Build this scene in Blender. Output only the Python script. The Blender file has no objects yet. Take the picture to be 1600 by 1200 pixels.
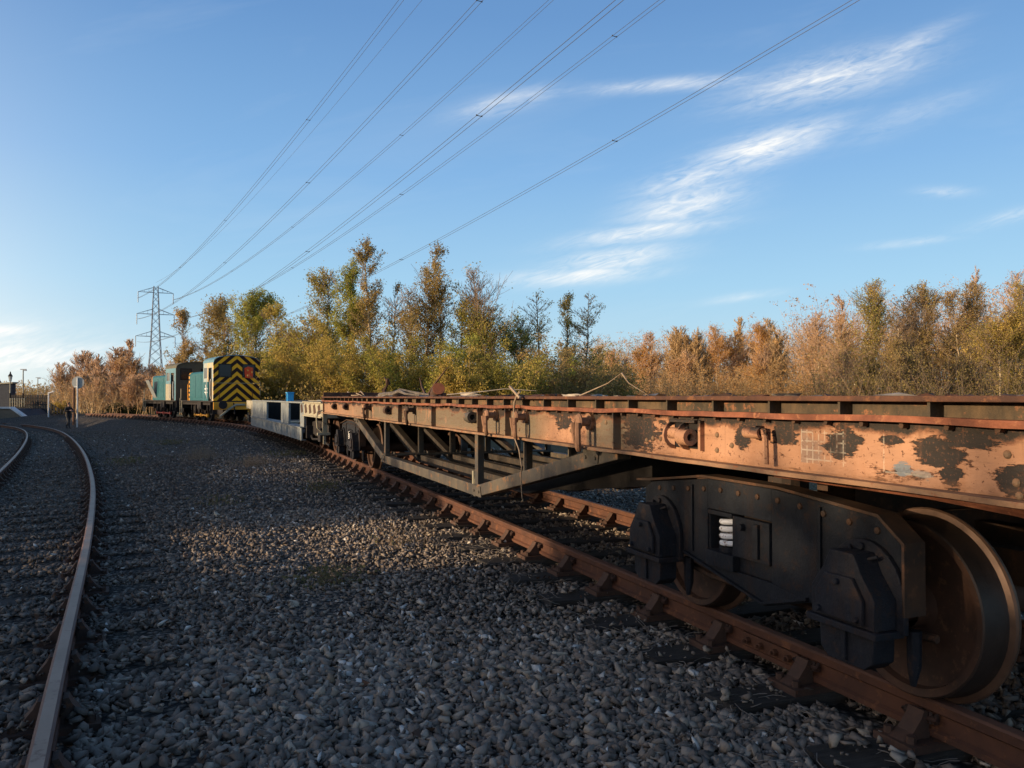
import bpy, bmesh, math, random
import numpy as np
from mathutils import Vector, Matrix
R = math.radians
C = bpy.context.scene.collection
scn = bpy.context.scene
rng = np.random.default_rng(7)
random.seed(7)

# ------------------------------------------------------------------ camera
F = 1290.0 / 1600.0            # focal length / sensor width
CAMZ = 1.26
cam = bpy.data.cameras.new("camera"); cam.sensor_width = 36; cam.lens = 36 * F
cam.clip_start = 0.05; cam.clip_end = 6000
co = bpy.data.objects.new("camera", cam); C.objects.link(co)
co.location = (0, 0, CAMZ); co.rotation_euler = (R(90 + 0.89), 0, 0)
scn.camera = co
# ------------------------------------------------------------------ sky and sun
SUN_EL, SUN_AZ = R(9.5), (-0.957, -0.29)          # direction towards the sun on the ground plan
world = bpy.data.worlds.new("World"); scn.world = world; world.use_nodes = True
wn = world.node_tree.nodes; wl = world.node_tree.links
def wmath(op, a, b=None, c=None, clamp=False):
    n = wn.new("ShaderNodeMath"); n.operation = op; n.use_clamp = clamp
    for i, v in enumerate((a, b, c)):
        if v is None: continue
        if isinstance(v, (int, float)): n.inputs[i].default_value = v
        else: wl.new(v, n.inputs[i])
    return n.outputs[0]
sky = wn.new("ShaderNodeTexSky"); sky.sky_type = 'NISHITA'; sky.sun_disc = False
sky.sun_elevation = SUN_EL; sky.sun_rotation = math.atan2(SUN_AZ[0], SUN_AZ[1])
sky.air_density = 1.25; sky.dust_density = 0.35; sky.ozone_density = 2.2; sky.altitude = 50
bg = wn["Background"]; bg.inputs[1].default_value = 0.12; SKY_K = 0.12
tc = wn.new("ShaderNodeTexCoord"); sp = wn.new("ShaderNodeSeparateXYZ"); wl.new(tc.outputs["Generated"], sp.inputs[0])
yy = wmath('MAXIMUM', sp.outputs[1], 0.08)
U = wmath('DIVIDE', sp.outputs[0], yy); V = wmath('DIVIDE', sp.outputs[2], yy)
def cirrus_noise(su, sv, tilt, seed, lo, hi, detail=7, dist=0.6):
    cb = wn.new("ShaderNodeCombineXYZ")
    wl.new(wmath('MULTIPLY', wmath('ADD', U, wmath('MULTIPLY', V, tilt)), su), cb.inputs[0])
    wl.new(wmath('MULTIPLY', wmath('SUBTRACT', V, wmath('MULTIPLY', U, tilt)), sv), cb.inputs[1]); cb.inputs[2].default_value = seed
    nz = wn.new("ShaderNodeTexNoise"); nz.inputs["Scale"].default_value = 1.0; nz.inputs["Detail"].default_value = detail
    nz.inputs["Roughness"].default_value = 0.58; nz.inputs["Distortion"].default_value = dist
    wl.new(cb.outputs[0], nz.inputs[0])
    mr = wn.new("ShaderNodeMapRange"); mr.inputs[1].default_value = lo; mr.inputs[2].default_value = hi; mr.clamp = True
    wl.new(nz.outputs[0], mr.inputs[0]); return mr.outputs[0]
def cloud_blob(px, py, rx, ry, ang, k):
    u0, v0 = (px - 800) / 1290, (620 - py) / 1290; ca, sa = math.cos(R(ang)), math.sin(R(ang))
    du, dv = wmath('SUBTRACT', U, u0), wmath('SUBTRACT', V, v0)
    a = wmath('DIVIDE', wmath('ADD', wmath('MULTIPLY', du, ca), wmath('MULTIPLY', dv, sa)), rx / 1290)
    b = wmath('DIVIDE', wmath('SUBTRACT', wmath('MULTIPLY', dv, ca), wmath('MULTIPLY', du, sa)), ry / 1290)
    q = wmath('ADD', wmath('MULTIPLY', a, a), wmath('MULTIPLY', b, b))
    return wmath('MULTIPLY', wmath('POWER', 2.718, wmath('MULTIPLY', q, -1.0)), k)
blobs = None
for b in [(1300, 118, 130, 30, 14, .8), (1395, 85, 90, 16, 27, .55), (1070, 128, 150, 10, 4, .5), (790, 158, 70, 14, 14, .5), (1190, 232, 110, 24, 18, .95),
          (1090, 275, 80, 18, 15, .8), (1075, 315, 85, 26, 14, .8), (1010, 362, 110, 13, 8, .75), (960, 405, 90, 16, 8, .8), (905, 430, 100, 13, 4, .8), (1480, 298, 40, 8, 0, .4),
          (1420, 378, 60, 6, 6, .4), (1160, 464, 50, 6, 8, .35), (1590, 335, 80, 10, 15, .3), (-10, 518, 60, 10, 3, 1.2), (-40, 556, 190, 22, 0, 1.5), (-260, 545, 300, 40, 0, 1.4), (1420, 180, 120, 20, 20, .2)]:
    o = cloud_blob(*b); blobs = o if blobs is None else wmath('MAXIMUM', blobs, o)
nz = wmath('ADD', wmath('MULTIPLY', cirrus_noise(8, 40, .22, 3.1, .34, .68), .75), wmath('MULTIPLY', cirrus_noise(26, 120, .3, 8.2, .3, .72, 7, 1.4), .8))
veil = wmath('MULTIPLY', cirrus_noise(2.2, 11, .18, 5.7, .56, .9), .10)
cl = wmath('ADD', wmath('MULTIPLY', blobs, nz), veil, clamp=True)
nrm = sp.outputs[2]
rmp = wn.new("ShaderNodeValToRGB"); wl.new(wmath('MAXIMUM', nrm, 0.0), rmp.inputs[0]); el = rmp.color_ramp.elements
stops = [(0.0, (.44, .60, .66)), (.05, (.39, .58, .71)), (.13, (.30, .52, .72)), (.26, (.19, .38, .65)), (.42, (.115, .255, .51)), (.75, (.075, .16, .33)), (1, (.065, .135, .27))]
while len(el) < len(stops): el.new(.5)
for i, (p_, c_) in enumerate(stops): el[i].position = p_; el[i].color = tuple(q / SKY_K for q in c_) + (1,)
glow = wmath('MULTIPLY', wmath('POWER', wmath('MAXIMUM', wmath('ADD', wmath('MULTIPLY', sp.outputs[0], SUN_AZ[0]), wmath('MULTIPLY', sp.outputs[1], SUN_AZ[1])), 0.0), 2.2), wmath('POWER', wmath('SUBTRACT', 1.0, wmath('MAXIMUM', nrm, 0.0)), 3.6))
mg = wn.new("ShaderNodeMix"); mg.data_type = 'RGBA'; wl.new(wmath('MULTIPLY', glow, 1.0, clamp=True), mg.inputs[0]); wl.new(rmp.outputs[0], mg.inputs[6]); mg.inputs[7].default_value = (5.2 / SKY_K, 3.7 / SKY_K, 2.2 / SKY_K, 1)
hsv = wn.new("ShaderNodeMix"); hsv.data_type = 'RGBA'; hsv.inputs[0].default_value = .88; wl.new(sky.outputs[0], hsv.inputs[6]); wl.new(mg.outputs[2], hsv.inputs[7])
mixc = wn.new("ShaderNodeMix"); mixc.data_type = 'RGBA'
wl.new(wmath('MULTIPLY', cl, .92, clamp=True), mixc.inputs[0]); wl.new(hsv.outputs[2], mixc.inputs[6]); mixc.inputs[7].default_value = (.80 / SKY_K, .80 / SKY_K, .78 / SKY_K, 1)
wl.new(mixc.outputs[2], bg.inputs[0])
sun = bpy.data.lights.new("sun", 'SUN'); sun.energy = 5.0; sun.angle = R(0.55); sun.color = (1, .74, .47)
so = bpy.data.objects.new("sun", sun); C.objects.link(so)
sd = Vector((SUN_AZ[0] * math.cos(SUN_EL), SUN_AZ[1] * math.cos(SUN_EL), math.sin(SUN_EL)))
so.rotation_euler = sd.to_track_quat('Z', 'Y').to_euler(); so.location = (-60, 10, 30)
scn.view_settings.view_transform = 'Standard'; scn.view_settings.look = 'None'
scn.view_settings.gamma = 1; scn.view_settings.exposure = 0.38; scn.view_settings.use_curve_mapping = False
scn.render.engine = 'CYCLES'; scn.cycles.max_bounces = 5; scn.cycles.diffuse_bounces = 3; scn.cycles.transparent_max_bounces = 6

# ------------------------------------------------------------------ frame of the main track
TH = R(20.6); CT, ST = math.cos(TH), math.sin(TH)
def SL(s, L, z=0.0): return Vector((-s * ST + L * CT, s * CT + L * ST, z))
LC, S0, RC = 3.63, 24.0, 100.0
def track(a, off=0.0):                       # point on the main track at arc a, off metres to the left of its centre
    if a <= S0: return SL(a, LC - off), math.atan2(CT, -ST)
    if a > 62:                               # beyond the locomotives the curve eases into a straight
        p, h = track(62, off); return p + Vector((math.cos(h), math.sin(h), 0)) * (a - 62), h
    ph = (a - S0) / RC
    r = RC - off
    return SL(S0 + r * math.sin(ph), LC - RC + r * math.cos(ph)), math.atan2(CT, -ST) + ph
def drop(d): d = max(d, 0); return 0.006 * d + 0.00013 * min(d, 50) ** 2 + .0075 * max(d - 50, 0)
def sm(t): t = min(1, max(0, t)); return t * t * (3 - 2 * t)
def lateral(x, y):                           # metres to the left of the main track's centre
    s = -x * ST + y * CT; L = x * CT + y * ST
    if s <= S0: return LC - L
    cx, cy = s - S0, L - (LC - RC)
    pm = 38 / RC
    if math.atan2(cx, cy) > pm or cy < 0:
        return (RC * math.sin(pm) - cx) * math.sin(pm) + (RC * math.cos(pm) - cy) * math.cos(pm)
    return RC - math.hypot(cx, cy)
def ground_z(x, y):
    m = lateral(x, y)
    w = sm((m - 1.8) / (6.0 - 3.9 * sm((y - 30) / 18)))
    return -0.235 - drop(min(y, 90)) * w - .03 * sm((abs(m) - 1.5) / 1.5) + .062 * sm((m - 2.6) / .8) * (1 if y < 70 else 0)
def hz(px, d): return (px - 800) / 1290 * d  # lateral metres of a bearing at distance d
def vz(py, d): return CAMZ + (620 - py) / 1290 * d

# ------------------------------------------------------------------ materials
def M(name): 
    m = bpy.data.materials.new(name); m.use_nodes = True
    return m, m.node_tree.nodes, m.node_tree.links, m.node_tree.nodes["Principled BSDF"]
class G:
    """small node-graph helper"""
    def __init__(s, name, rough=.8, metal=0):
        s.m, s.n, s.l, s.p = M(name); s.p.inputs["Roughness"].default_value = rough; s.p.inputs["Metallic"].default_value = metal; s.p.inputs["Specular IOR Level"].default_value = .5 if metal or rough < .3 else .18
        s.tc = s.n.new("ShaderNodeTexCoord")
    def set(s, sock, v):
        if isinstance(v, (int, float)): sock.default_value = v
        elif isinstance(v, (tuple, list)): sock.default_value = tuple(v) + ((1,) if len(v) == 3 and len(sock.default_value) == 4 else ())
        else: s.l.new(v, sock)
    def math(s, op, a, b=None, clamp=False):
        n = s.n.new("ShaderNodeMath"); n.operation = op; n.use_clamp = clamp; s.set(n.inputs[0], a)
        if b is not None: s.set(n.inputs[1], b)
        return n.outputs[0]
    def coord(s, scale=(1, 1, 1), which="Object"):
        mp = s.n.new("ShaderNodeMapping"); mp.inputs[3].default_value = scale; s.l.new(s.tc.outputs[which], mp.inputs[0]); return mp.outputs[0]
    def noise(s, scale, detail=6, rough=.6, co=None, stretch=None, dist=0):
        n = s.n.new("ShaderNodeTexNoise"); n.inputs["Scale"].default_value = scale; n.inputs["Detail"].default_value = detail
        n.inputs["Roughness"].default_value = rough; n.inputs["Distortion"].default_value = dist
        s.l.new(co if co is not None else s.coord(stretch or (1, 1, 1)), n.inputs[0]); return n.outputs[0]
    def vor(s, scale, feat='F1', out=0, co=None):
        n = s.n.new("ShaderNodeTexVoronoi"); n.feature = feat; n.inputs["Scale"].default_value = scale
        s.l.new(co if co is not None else s.coord(), n.inputs[0]); return n.outputs[out]
    def step(s, v, lo, hi, a=0, b=1):
        n = s.n.new("ShaderNodeMapRange"); n.clamp = True; s.set(n.inputs[0], v)
        for i, q in enumerate((lo, hi, a, b)): n.inputs[i + 1].default_value = q
        return n.outputs[0]
    def mix(s, f, a, b, mode='MIX'):
        n = s.n.new("ShaderNodeMix"); n.data_type = 'RGBA'; n.blend_type = mode; s.set(n.inputs[0], f); s.set(n.inputs[6], a); s.set(n.inputs[7], b); return n.outputs[2]
    def attr(s, name, out="Fac"):
        n = s.n.new("ShaderNodeAttribute"); n.attribute_name = name; return n.outputs[out]
    def ramp(s, v, stops):
        n = s.n.new("ShaderNodeValToRGB"); s.l.new(v, n.inputs[0]); e = n.color_ramp.elements
        while len(e) < len(stops): e.new(.5)
        for i, (p, c) in enumerate(stops): e[i].position = p; e[i].color = tuple(c) + (1,)
        return n.outputs[0]
    def bump(s, h, strength=.5, dist=.02):
        n = s.n.new("ShaderNodeBump"); n.inputs["Strength"].default_value = strength; n.inputs["Distance"].default_value = dist
        s.l.new(h, n.inputs["Height"]); s.l.new(n.outputs[0], s.p.inputs["Normal"])
    def done(s, col, rough=None):
        s.set(s.p.inputs["Base Color"], col)
        if rough is not None: s.set(s.p.inputs["Roughness"], rough)
        return s.m
def worn(name, a, b, c=None, scale=4, rough=.75, bump=.3, lo=.4, hi=.62, stretch=None, metal=0, spot=18):
    g = G(name, rough, metal)
    n1 = g.noise(scale, 8, .65, stretch=stretch); col = g.mix(g.step(n1, lo, hi), a, b)
    n2 = g.noise(spot, 6, .7)
    if c: col = g.mix(g.step(n2, .56, .64), col, c)
    g.bump(n2, bump, .01)
    return g.done(col)
MAT = {}
MAT['rust'] = worn('rust_brown', (.115, .052, .030), (.065, .034, .024), (.17, .075, .035), 6)
MAT['rust_red'] = worn('rust_red', (.26, .095, .05), (.14, .055, .033), (.33, .14, .07), 7, bump=.6)
MAT['rail_rust'] = worn('rail_rust', (.115, .052, .032), (.07, .036, .026), (.17, .075, .04), 4, spot=12, bump=.4)
MAT['rail_head'] = worn('rail_head_worn', (.27, .19, .135), (.21, .145, .10), (.15, .085, .055), 3, rough=.5, bump=.08, spot=9)
MAT['rail_head_rusty'] = worn('rail_head_rusty', (.16, .085, .06), (.12, .066, .05), None, 5, rough=.6, bump=.1)
MAT['chair'] = worn('chair_iron', (.095, .054, .038), (.06, .04, .032), (.13, .06, .035), 9)
MAT['key'] = worn('key_steel', (.035, .024, .02), (.06, .032, .024), None, 20)
MAT['black_iron'] = worn('bogie_black', (.014, .016, .020), (.024, .022, .022), (.045, .030, .022), 3, rough=.68, bump=.35, lo=.35, hi=.7)
MAT['bogie_top'] = worn('bogie_top_rust', (.085, .048, .03), (.045, .034, .028), (.12, .06, .035), 5)
MAT['wheel'] = worn('wheel_rust', (.085, .045, .03), (.055, .034, .025), (.12, .065, .04), 5, rough=.66)
MAT['wheel_rim'] = worn('wheel_tread', (.17, .10, .065), (.12, .07, .048), None, 6, rough=.48, metal=.3)
MAT['white_paint'] = worn('spring_white', (.88, .88, .86), (.80, .79, .76), (.25, .12, .07), 6, rough=.5, lo=.45, hi=.6, spot=30)
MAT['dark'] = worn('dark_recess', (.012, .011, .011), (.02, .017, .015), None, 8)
MAT['truss'] = worn('truss_grey_paint', (.115, .098, .074), (.06, .056, .052), (.19, .105, .055), 4.5, stretch=(1, 1, .3), rough=.6, lo=.36, hi=.6, spot=11, bump=.5)
MAT['log_bark'] = worn('bark_brown', (.10, .055, .035), (.06, .04, .03), None, 12)
MAT['log_cut'] = worn('cut_wood_red', (.34, .11, .05), (.26, .09, .045), None, 14)
MAT['stone_pale'] = worn('pale_stone', (.52, .43, .31), (.40, .33, .24), (.30, .24, .17), 12)
MAT['stick'] = worn('dry_stick', (.33, .25, .17), (.22, .16, .11), None, 15)
MAT['stick_grey'] = worn('grey_branch', (.27, .24, .21), (.17, .15, .13), None, 12)
MAT['blue_crate'] = worn('blue_plastic', (.05, .33, .62), (.06, .38, .68), None, 5, rough=.4, bump=.05)
MAT['cream'] = worn('cream_paint', (.38, .345, .245), (.32, .295, .215), (.16, .12, .09), 5, lo=.4, hi=.6, spot=9)
MAT['pale_grey'] = worn('pale_grey_paint', (.225, .25, .25), (.165, .185, .19), (.17, .14, .11), 4, spot=9)
MAT['graffiti'] = worn('grey_blue_scrawl', (.13, .17, .19), (.17, .2, .21), None, 5)
MAT['yellow'] = worn('warning_yellow', (.90, .42, .04), (.82, .36, .04), (.45, .25, .06), 5, rough=.5)
MAT['teal'] = worn('faded_teal', (.008, .088, .105), (.014, .11, .13), (.035, .13, .14), 3.5, rough=.5, lo=.35, hi=.65, spot=7)
MAT['cab_blue'] = worn('cab_blue', (.08, .20, .26), (.11, .23, .28), None, 3, rough=.5)
MAT['olive'] = worn('olive_grey', (.125, .115, .075), (.10, .096, .07), (.15, .12, .08), 3, spot=9)
MAT['loco_black'] = worn('underframe_black', (.018, .018, .02), (.03, .026, .024), (.06, .04, .03), 6)
MAT['red'] = worn('rod_red', (.5, .045, .03), (.4, .04, .03), None, 6, rough=.45)
MAT['orange_cloth'] = worn('orange_cloth', (.85, .10, .03), (.75, .09, .03), None, 9)
MAT['glass'] = G('cab_glass', .25).done((.012, .013, .014))
MAT['white'] = worn('white_paint_plain', (.78, .77, .73), (.68, .67, .63), None, 4, rough=.5, bump=.05)
MAT['galv'] = worn('galvanised_steel', (.30, .32, .34), (.24, .26, .28), None, 2, rough=.5, bump=.05)
MAT['wire'] = G('cable_aluminium', .5).done((.07, .075, .085))
MAT['insulator'] = G('insulator_glass', .3).done((.55, .58, .58))
MAT['brick'] = worn('platform_brick', (.28, .21, .14), (.22, .17, .12), (.14, .11, .09), 5)
MAT['slate'] = worn('dark_boards', (.06, .065, .075), (.045, .05, .06), None, 5)
MAT['tarmac'] = worn('ramp_tarmac', (.07, .075, .085), (.055, .06, .068), None, 4)
MAT['fence_wood'] = worn('fence_wood_dark', (.055, .05, .045), (.04, .038, .036), None, 6)
MAT['post_wood'] = worn('post_wood_brown', (.22, .11, .06), (.16, .085, .05), None, 5)
MAT['sign_grey'] = worn('sign_back_grey', (.36, .38, .36), (.32, .34, .33), None, 3, rough=.5, bump=.02)
MAT['lamp_glass'] = G('lamp_glass', .25).done((.42, .45, .43))
MAT['skin'] = G('skin', .6).done((.45, .26, .19))
MAT['cloth_dark'] = worn('dark_clothes', (.022, .022, .026), (.03, .03, .033), None, 20)
MAT['cloth_trouser'] = worn('grey_trousers', (.055, .052, .05), (.045, .044, .043), None, 20)
MAT['hair'] = worn('brown_hair', (.10, .05, .025), (.13, .06, .03), None, 30)
MAT['sleeper'] = None
def mat_grime(name, base, rust):
    g = G(name, .7)
    a = g.noise(2.2, 8, .7); b_ = g.noise(14, 8, .75); st = g.noise(11, 6, .65, stretch=(1, 1, .12)); f = g.noise(60, 5, .7)
    col = g.mix(g.step(a, .38, .66), base, tuple(q * 1.7 for q in base))
    col = g.mix(g.math('MULTIPLY', g.step(b_, .55, .66), .75), col, rust); col = g.mix(g.math('MULTIPLY', g.step(st, .54, .68), .55), col, tuple(q * .75 for q in rust))
    col = g.mix(g.math('MULTIPLY', g.step(f, .6, .7), .5), col, (.07, .06, .05))
    g.bump(g.math('ADD', b_, g.math('MULTIPLY', f, .4)), .7, .012); g.set(g.p.inputs["Roughness"], g.step(b_, .3, .7, .5, .85)); return g.done(col)
MAT['black_iron'] = mat_grime('bogie_black_grime', (.011, .013, .017), (.05, .03, .021))


def mat_sleeper():
    g = G('sleeper_timber', .85)
    n = g.noise(5, 8, .7, stretch=(14, 1.0, 14)); f = g.noise(30, 6, .7)
    oi = g.n.new("ShaderNodeObjectInfo")
    col = g.mix(g.step(n, .35, .7), (.028, .025, .022), (.075, .066, .056)); col = g.mix(g.step(f, .6, .75), col, (.11, .095, .075))
    col = g.mix(g.math('MULTIPLY', oi.outputs["Random"], .35), col, (.06, .055, .05))
    g.bump(n, .6, .02); return g.done(col)
MAT['sleeper'] = mat_sleeper()
def mat_stones():
    g = G('ballast_stone', .88)
    t = g.attr('tone')
    col = g.ramp(t, [(0, (.12, .095, .076)), (.3, (.205, .167, .135)), (.58, (.295, .244, .195)), (.80, (.40, .335, .26)), (.87, (.25, .175, .11)), (.93, (.42, .38, .32)), (1, (.66, .62, .55))])
    n = g.noise(60, 4, .7); col = g.mix(g.step(n, .3, .75, 0, .5), col, g.mix(.5, col, (.03, .028, .026)))
    g.bump(n, .35, .006); return g.done(col)
MAT['stones'] = mat_stones()
def mat_ground():
    g = G('ballast_bed', .92)
    co = g.coord()
    c1 = g.vor(24, 'F1', 1, co); d1 = g.vor(24, 'F1', 0, co)
    sv = g.n.new("ShaderNodeSeparateColor"); g.l.new(c1, sv.inputs[0])
    col = g.ramp(sv.outputs[0], [(0, (.07, .058, .048)), (.5, (.155, .13, .105)), (.8, (.235, .20, .16)), (.93, (.18, .14, .10)), (1, (.40, .37, .33))])
    col = g.mix(g.step(d1, .25, .6), col, (.02, .019, .018))
    big = g.noise(.55, 5, .6); soil = g.noise(.23, 4, .6)
    col = g.mix(g.step(big, .5, .68, 0, .55), col, (.055, .046, .034))
    col = g.mix(g.step(soil, .56, .7, 0, .5), col, (.05, .056, .03))
    g.bump(g.math('SUBTRACT', 1, d1), .9, .04); return g.done(col)
MAT['ground'] = mat_ground()
def mat_grassland():
    g = G('rough_grass', .95); a = g.noise(.8, 7, .7); b = g.noise(12, 5, .7)
    col = g.mix(g.step(a, .35, .65), (.085, .07, .035), (.12, .095, .05)); col = g.mix(g.step(b, .4, .7), col, (.055, .055, .025))
    g.bump(b, .8, .08); return g.done(col)
MAT['grassland'] = mat_grassland()
def mat_leaf(name, stops, tr=.35):
    g = G(name, .7); col = g.ramp(g.attr('tone'), stops)
    g.n.remove(g.p)
    d = g.n.new("ShaderNodeBsdfDiffuse"); t = g.n.new("ShaderNodeBsdfTranslucent"); mx = g.n.new("ShaderNodeMixShader"); mx.inputs[0].default_value = tr
    g.l.new(col, d.inputs[0]); g.l.new(col, t.inputs[0]); g.l.new(d.outputs[0], mx.inputs[1]); g.l.new(t.outputs[0], mx.inputs[2])
    g.l.new(mx.outputs[0], g.n["Material Output"].inputs[0]); return g.m
MAT['leaf_olive'] = mat_leaf('leaf_olive', [(0, (0.222, 0.206, 0.046)), (0.5, (0.376, 0.33, 0.077)), (0.8, (0.512, 0.396, 0.108)), (1, (0.649, 0.463, 0.139))], .45)
MAT['leaf_green'] = mat_leaf('leaf_green', [(0, (0.212, 0.231, 0.047)), (0.6, (0.371, 0.368, 0.079)), (1, (0.566, 0.496, 0.128))], .45)
MAT['leaf_brown'] = mat_leaf('leaf_brown', [(0, (0.243, 0.189, 0.081)), (0.5, (0.405, 0.29, 0.115)), (1, (0.567, 0.378, 0.135))], .45)
MAT['leaf_yellow'] = mat_leaf('leaf_yellow', [(0, (0.27, 0.23, 0.054)), (0.5, (0.446, 0.338, 0.088)), (1, (0.608, 0.432, 0.121))], .45)
MAT['leaf_orange'] = mat_leaf('leaf_orange', [(0, (.40, .20, .05)), (.5, (.58, .31, .075)), (1, (.68, .40, .11))], .45)
MAT['leaf_tan'] = mat_leaf('leaf_tan', [(0, (.38, .20, .075)), (.5, (.54, .31, .115)), (1, (.66, .41, .16))], .45)
MAT['leaf_gold'] = mat_leaf('leaf_gold', [(0, (.20, .16, .06)), (.5, (.36, .275, .095)), (1, (.50, .36, .13))], .45)
MAT['leaf_dark'] = mat_leaf('leaf_dark', [(0, (.03, .04, .016)), (1, (.06, .07, .025))], .2)  # near-black green; shade on the dim bushes is put into this colour
MAT['leaf_grass'] = mat_leaf('grass_blade', [(0, (.10, .11, .035)), (.6, (.16, .15, .06)), (1, (.30, .26, .15))])
MAT['leaf_weed'] = mat_leaf('weed_leaf', [(0, (.09, .10, .05)), (.6, (.15, .14, .07)), (1, (.22, .18, .10))])
MAT['bark'] = worn('bark_grey', (.24, .18, .115), (.17, .13, .09), None, 9, bump=.2)
MAT['bark_pale'] = worn('bark_pale', (.52, .41, .26), (.42, .33, .21), (.22, .17, .12), 9, bump=.2)
MAT['twig_brown'] = worn('twig_brown', (.30, .21, .13), (.23, .16, .10), None, 3, bump=0)
MAT['twig_red'] = worn('twig_red', (.56, .38, .24), (.44, .28, .17), None, 3, bump=0)
MAT['twig_tan'] = worn('twig_tan', (.52, .36, .18), (.42, .28, .14), None, 3, bump=0)
def mat_salmon():
    """flaking salmon paint of the wagon's side beam: X runs along the wagon, Z up (object space)"""
    g = G('salmon_flaking_paint', .62)
    s3 = g.n.new("ShaderNodeSeparateXYZ"); g.l.new(g.tc.outputs["Object"], s3.inputs[0]); x, z = s3.outputs[0], s3.outputs[2]
    fine = g.noise(22, 9, .72, stretch=(.6, 1, 1.6)); med = g.noise(3.3, 8, .66, stretch=(1, 1, 1.6)); streak = g.noise(9, 6, .6, stretch=(1.4, 1, .12)); tone = g.noise(1.6, 4, .6); scr0 = g.noise(13, 8, .72, stretch=(.3, 1, 2.0))
    col = g.mix(g.step(tone, .3, .7), (.39, .205, .115), (.48, .265, .155)); col = g.mix(g.step(g.noise(1.1, 5, .6, stretch=(1, 1, 2)), .45, .7, 0, .55), col, (.21, .115, .07))
    col = g.mix(g.step(streak, .5, .75, 0, .5), col, (.33, .15, .07))
    # towards the far end the paint is grey brown and rustier
    far = g.math('MULTIPLY', g.step(x, -4.0, -3.6), g.step(x, 2.5, 5.5, 1, .35))
    grey = g.math('MULTIPLY', g.math('MULTIPLY', far, g.step(g.noise(2.6, 7, .65, stretch=(1, 1, .45)), .385, .43)), .95)
    col = g.mix(grey, col, (.155, .125, .082))
    dk = g.step(g.math('ADD', g.math('MULTIPLY', scr0, .55), g.math('ADD', g.math('MULTIPLY', med, .75), g.math('MULTIPLY', fine, .35))), .935, 1.0)
    top = g.step(g.math('ADD', z, g.math('MULTIPLY', g.math('SUBTRACT', med, .5), .22)), 1.105, 1.14)
    dk = g.math('MAXIMUM', dk, g.math('MULTIPLY', top, .85))
    pn = g.math('MULTIPLY', g.math('MULTIPLY', g.step(x, 4.22 - 9.4, 4.26 - 9.4), g.step(x, 4.86 - 9.4, 4.9 - 9.4, 1, 0)), g.step(g.math('ADD', med, g.math('MULTIPLY', fine, .3)), .80, .70)); col = g.mix(g.math('MULTIPLY', pn, .9), col, (.12, .105, .075))
    scr = g.noise(16, 7, .7, stretch=(.28, 1, 2.2)); wob = g.math('ADD', g.math('MULTIPLY', g.math('SUBTRACT', scr, .5), 2.4), g.math('ADD', g.math('MULTIPLY', g.math('SUBTRACT', fine, .5), 2.6), g.math('MULTIPLY', g.math('SUBTRACT', med, .5), 1.6)))
    def ell(sx, zc, rx, rz):
        a = g.math('DIVIDE', g.math('SUBTRACT', x, sx - 9.4), rx); b = g.math('DIVIDE', g.math('SUBTRACT', z, zc), rz)
        r = g.math('ADD', g.math('SQRT', g.math('ADD', g.math('MULTIPLY', a, a), g.math('MULTIPLY', b, b))), wob)
        return g.step(r, .85, 1.05, 1, 0)
    for e in [(2.13, 1.07, .10, .055), (2.08, .99, .045, .05), (2.92, 1.10, .08, .045), (2.58, 1.085, .085, .055), (2.34, 1.10, .05, .022), (1.83, 1.0, .08, .04), (2.0, 1.12, .12, .025), (3.22, 1.08, .05, .06), (4.15, 1.06, .22, .12), (5.25, 1.09, .16, .06)]:
        dk = g.math('MAXIMUM', dk, ell(*e))
    col = g.mix(g.math('MULTIPLY', g.step(g.noise(5, 8, .75, stretch=(.25, 1, 3)), .56, .66), .6), col, (.12, .075, .048)); col = g.mix(g.math('MULTIPLY', g.step(dk, .02, .4), .75), col, (.20, .085, .045)); col = g.mix(g.math('MULTIPLY', g.step(dk, .35, .8), g.step(g.noise(70, 4, .7), .22, .42)), col, (.036, .030, .025)); run = g.math('MULTIPLY', g.step(g.noise(34, 5, .6, stretch=(1, 1, .07)), .56, .72), g.step(z, .95, 1.16)); col = g.mix(g.math('MULTIPLY', run, .6), col, (.15, .075, .045))
    col = g.mix(ell(2.28, 1.0, .045, .035), col, (.20, .22, .23)); col = g.mix(g.math('MULTIPLY', ell(2.2, .985, .05, .02), .8), col, (.27, .25, .22))
    def rect(s0, s1, z0, z1):
        m = g.math('MULTIPLY', g.step(x, s0 - 9.4, s0 - 9.4 + .002), g.step(x, s1 - 9.4 - .002, s1 - 9.4, 1, 0))
        return g.math('MULTIPLY', m, g.math('MULTIPLY', g.step(z, z0, z0 + .002), g.step(z, z1 - .002, z1, 1, 0)))
    wear = g.step(fine, .42, .5)
    white = g.math('MAXIMUM', rect(2.366, 2.374, .985, 1.125), rect(2.17, 2.374, .980, .989))
    grid = rect(2.56, 2.82, .985, 1.125)
    vl = g.step(g.math('FRACT', g.math('MULTIPLY', x, 29)), .16, .2, 1, 0); hl = g.step(g.math('FRACT', g.math('MULTIPLY', z, 27)), .14, .18, 1, 0)
    col = g.mix(g.math('MULTIPLY', g.math('MULTIPLY', grid, g.step(med, .42, .5)), .55), col, (.16, .14, .125))
    white = g.math('MAXIMUM', g.math('MULTIPLY', white, 1), g.math('MULTIPLY', g.math('MULTIPLY', grid, g.math('MAXIMUM', vl, hl)), g.step(g.noise(7, 3), .42, .5)))
    col = g.mix(g.math('MULTIPLY', g.math('MULTIPLY', white, wear), .32), col, (.66, .60, .47))
    col = g.mix(g.step(g.noise(48, 4, .7), .60, .66), col, (.13, .06, .035))
    rs = g.math('MULTIPLY', g.step(z, .985, .945), .8); col = g.mix(g.math('MULTIPLY', rs, g.step(fine, .4, .6)), col, (.28, .14, .07))
    g.bump(g.math('ADD', g.math('ADD', fine, g.math('MULTIPLY', med, 1.2)), g.math('MULTIPLY', dk, -.5)), .6, .012)
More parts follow.
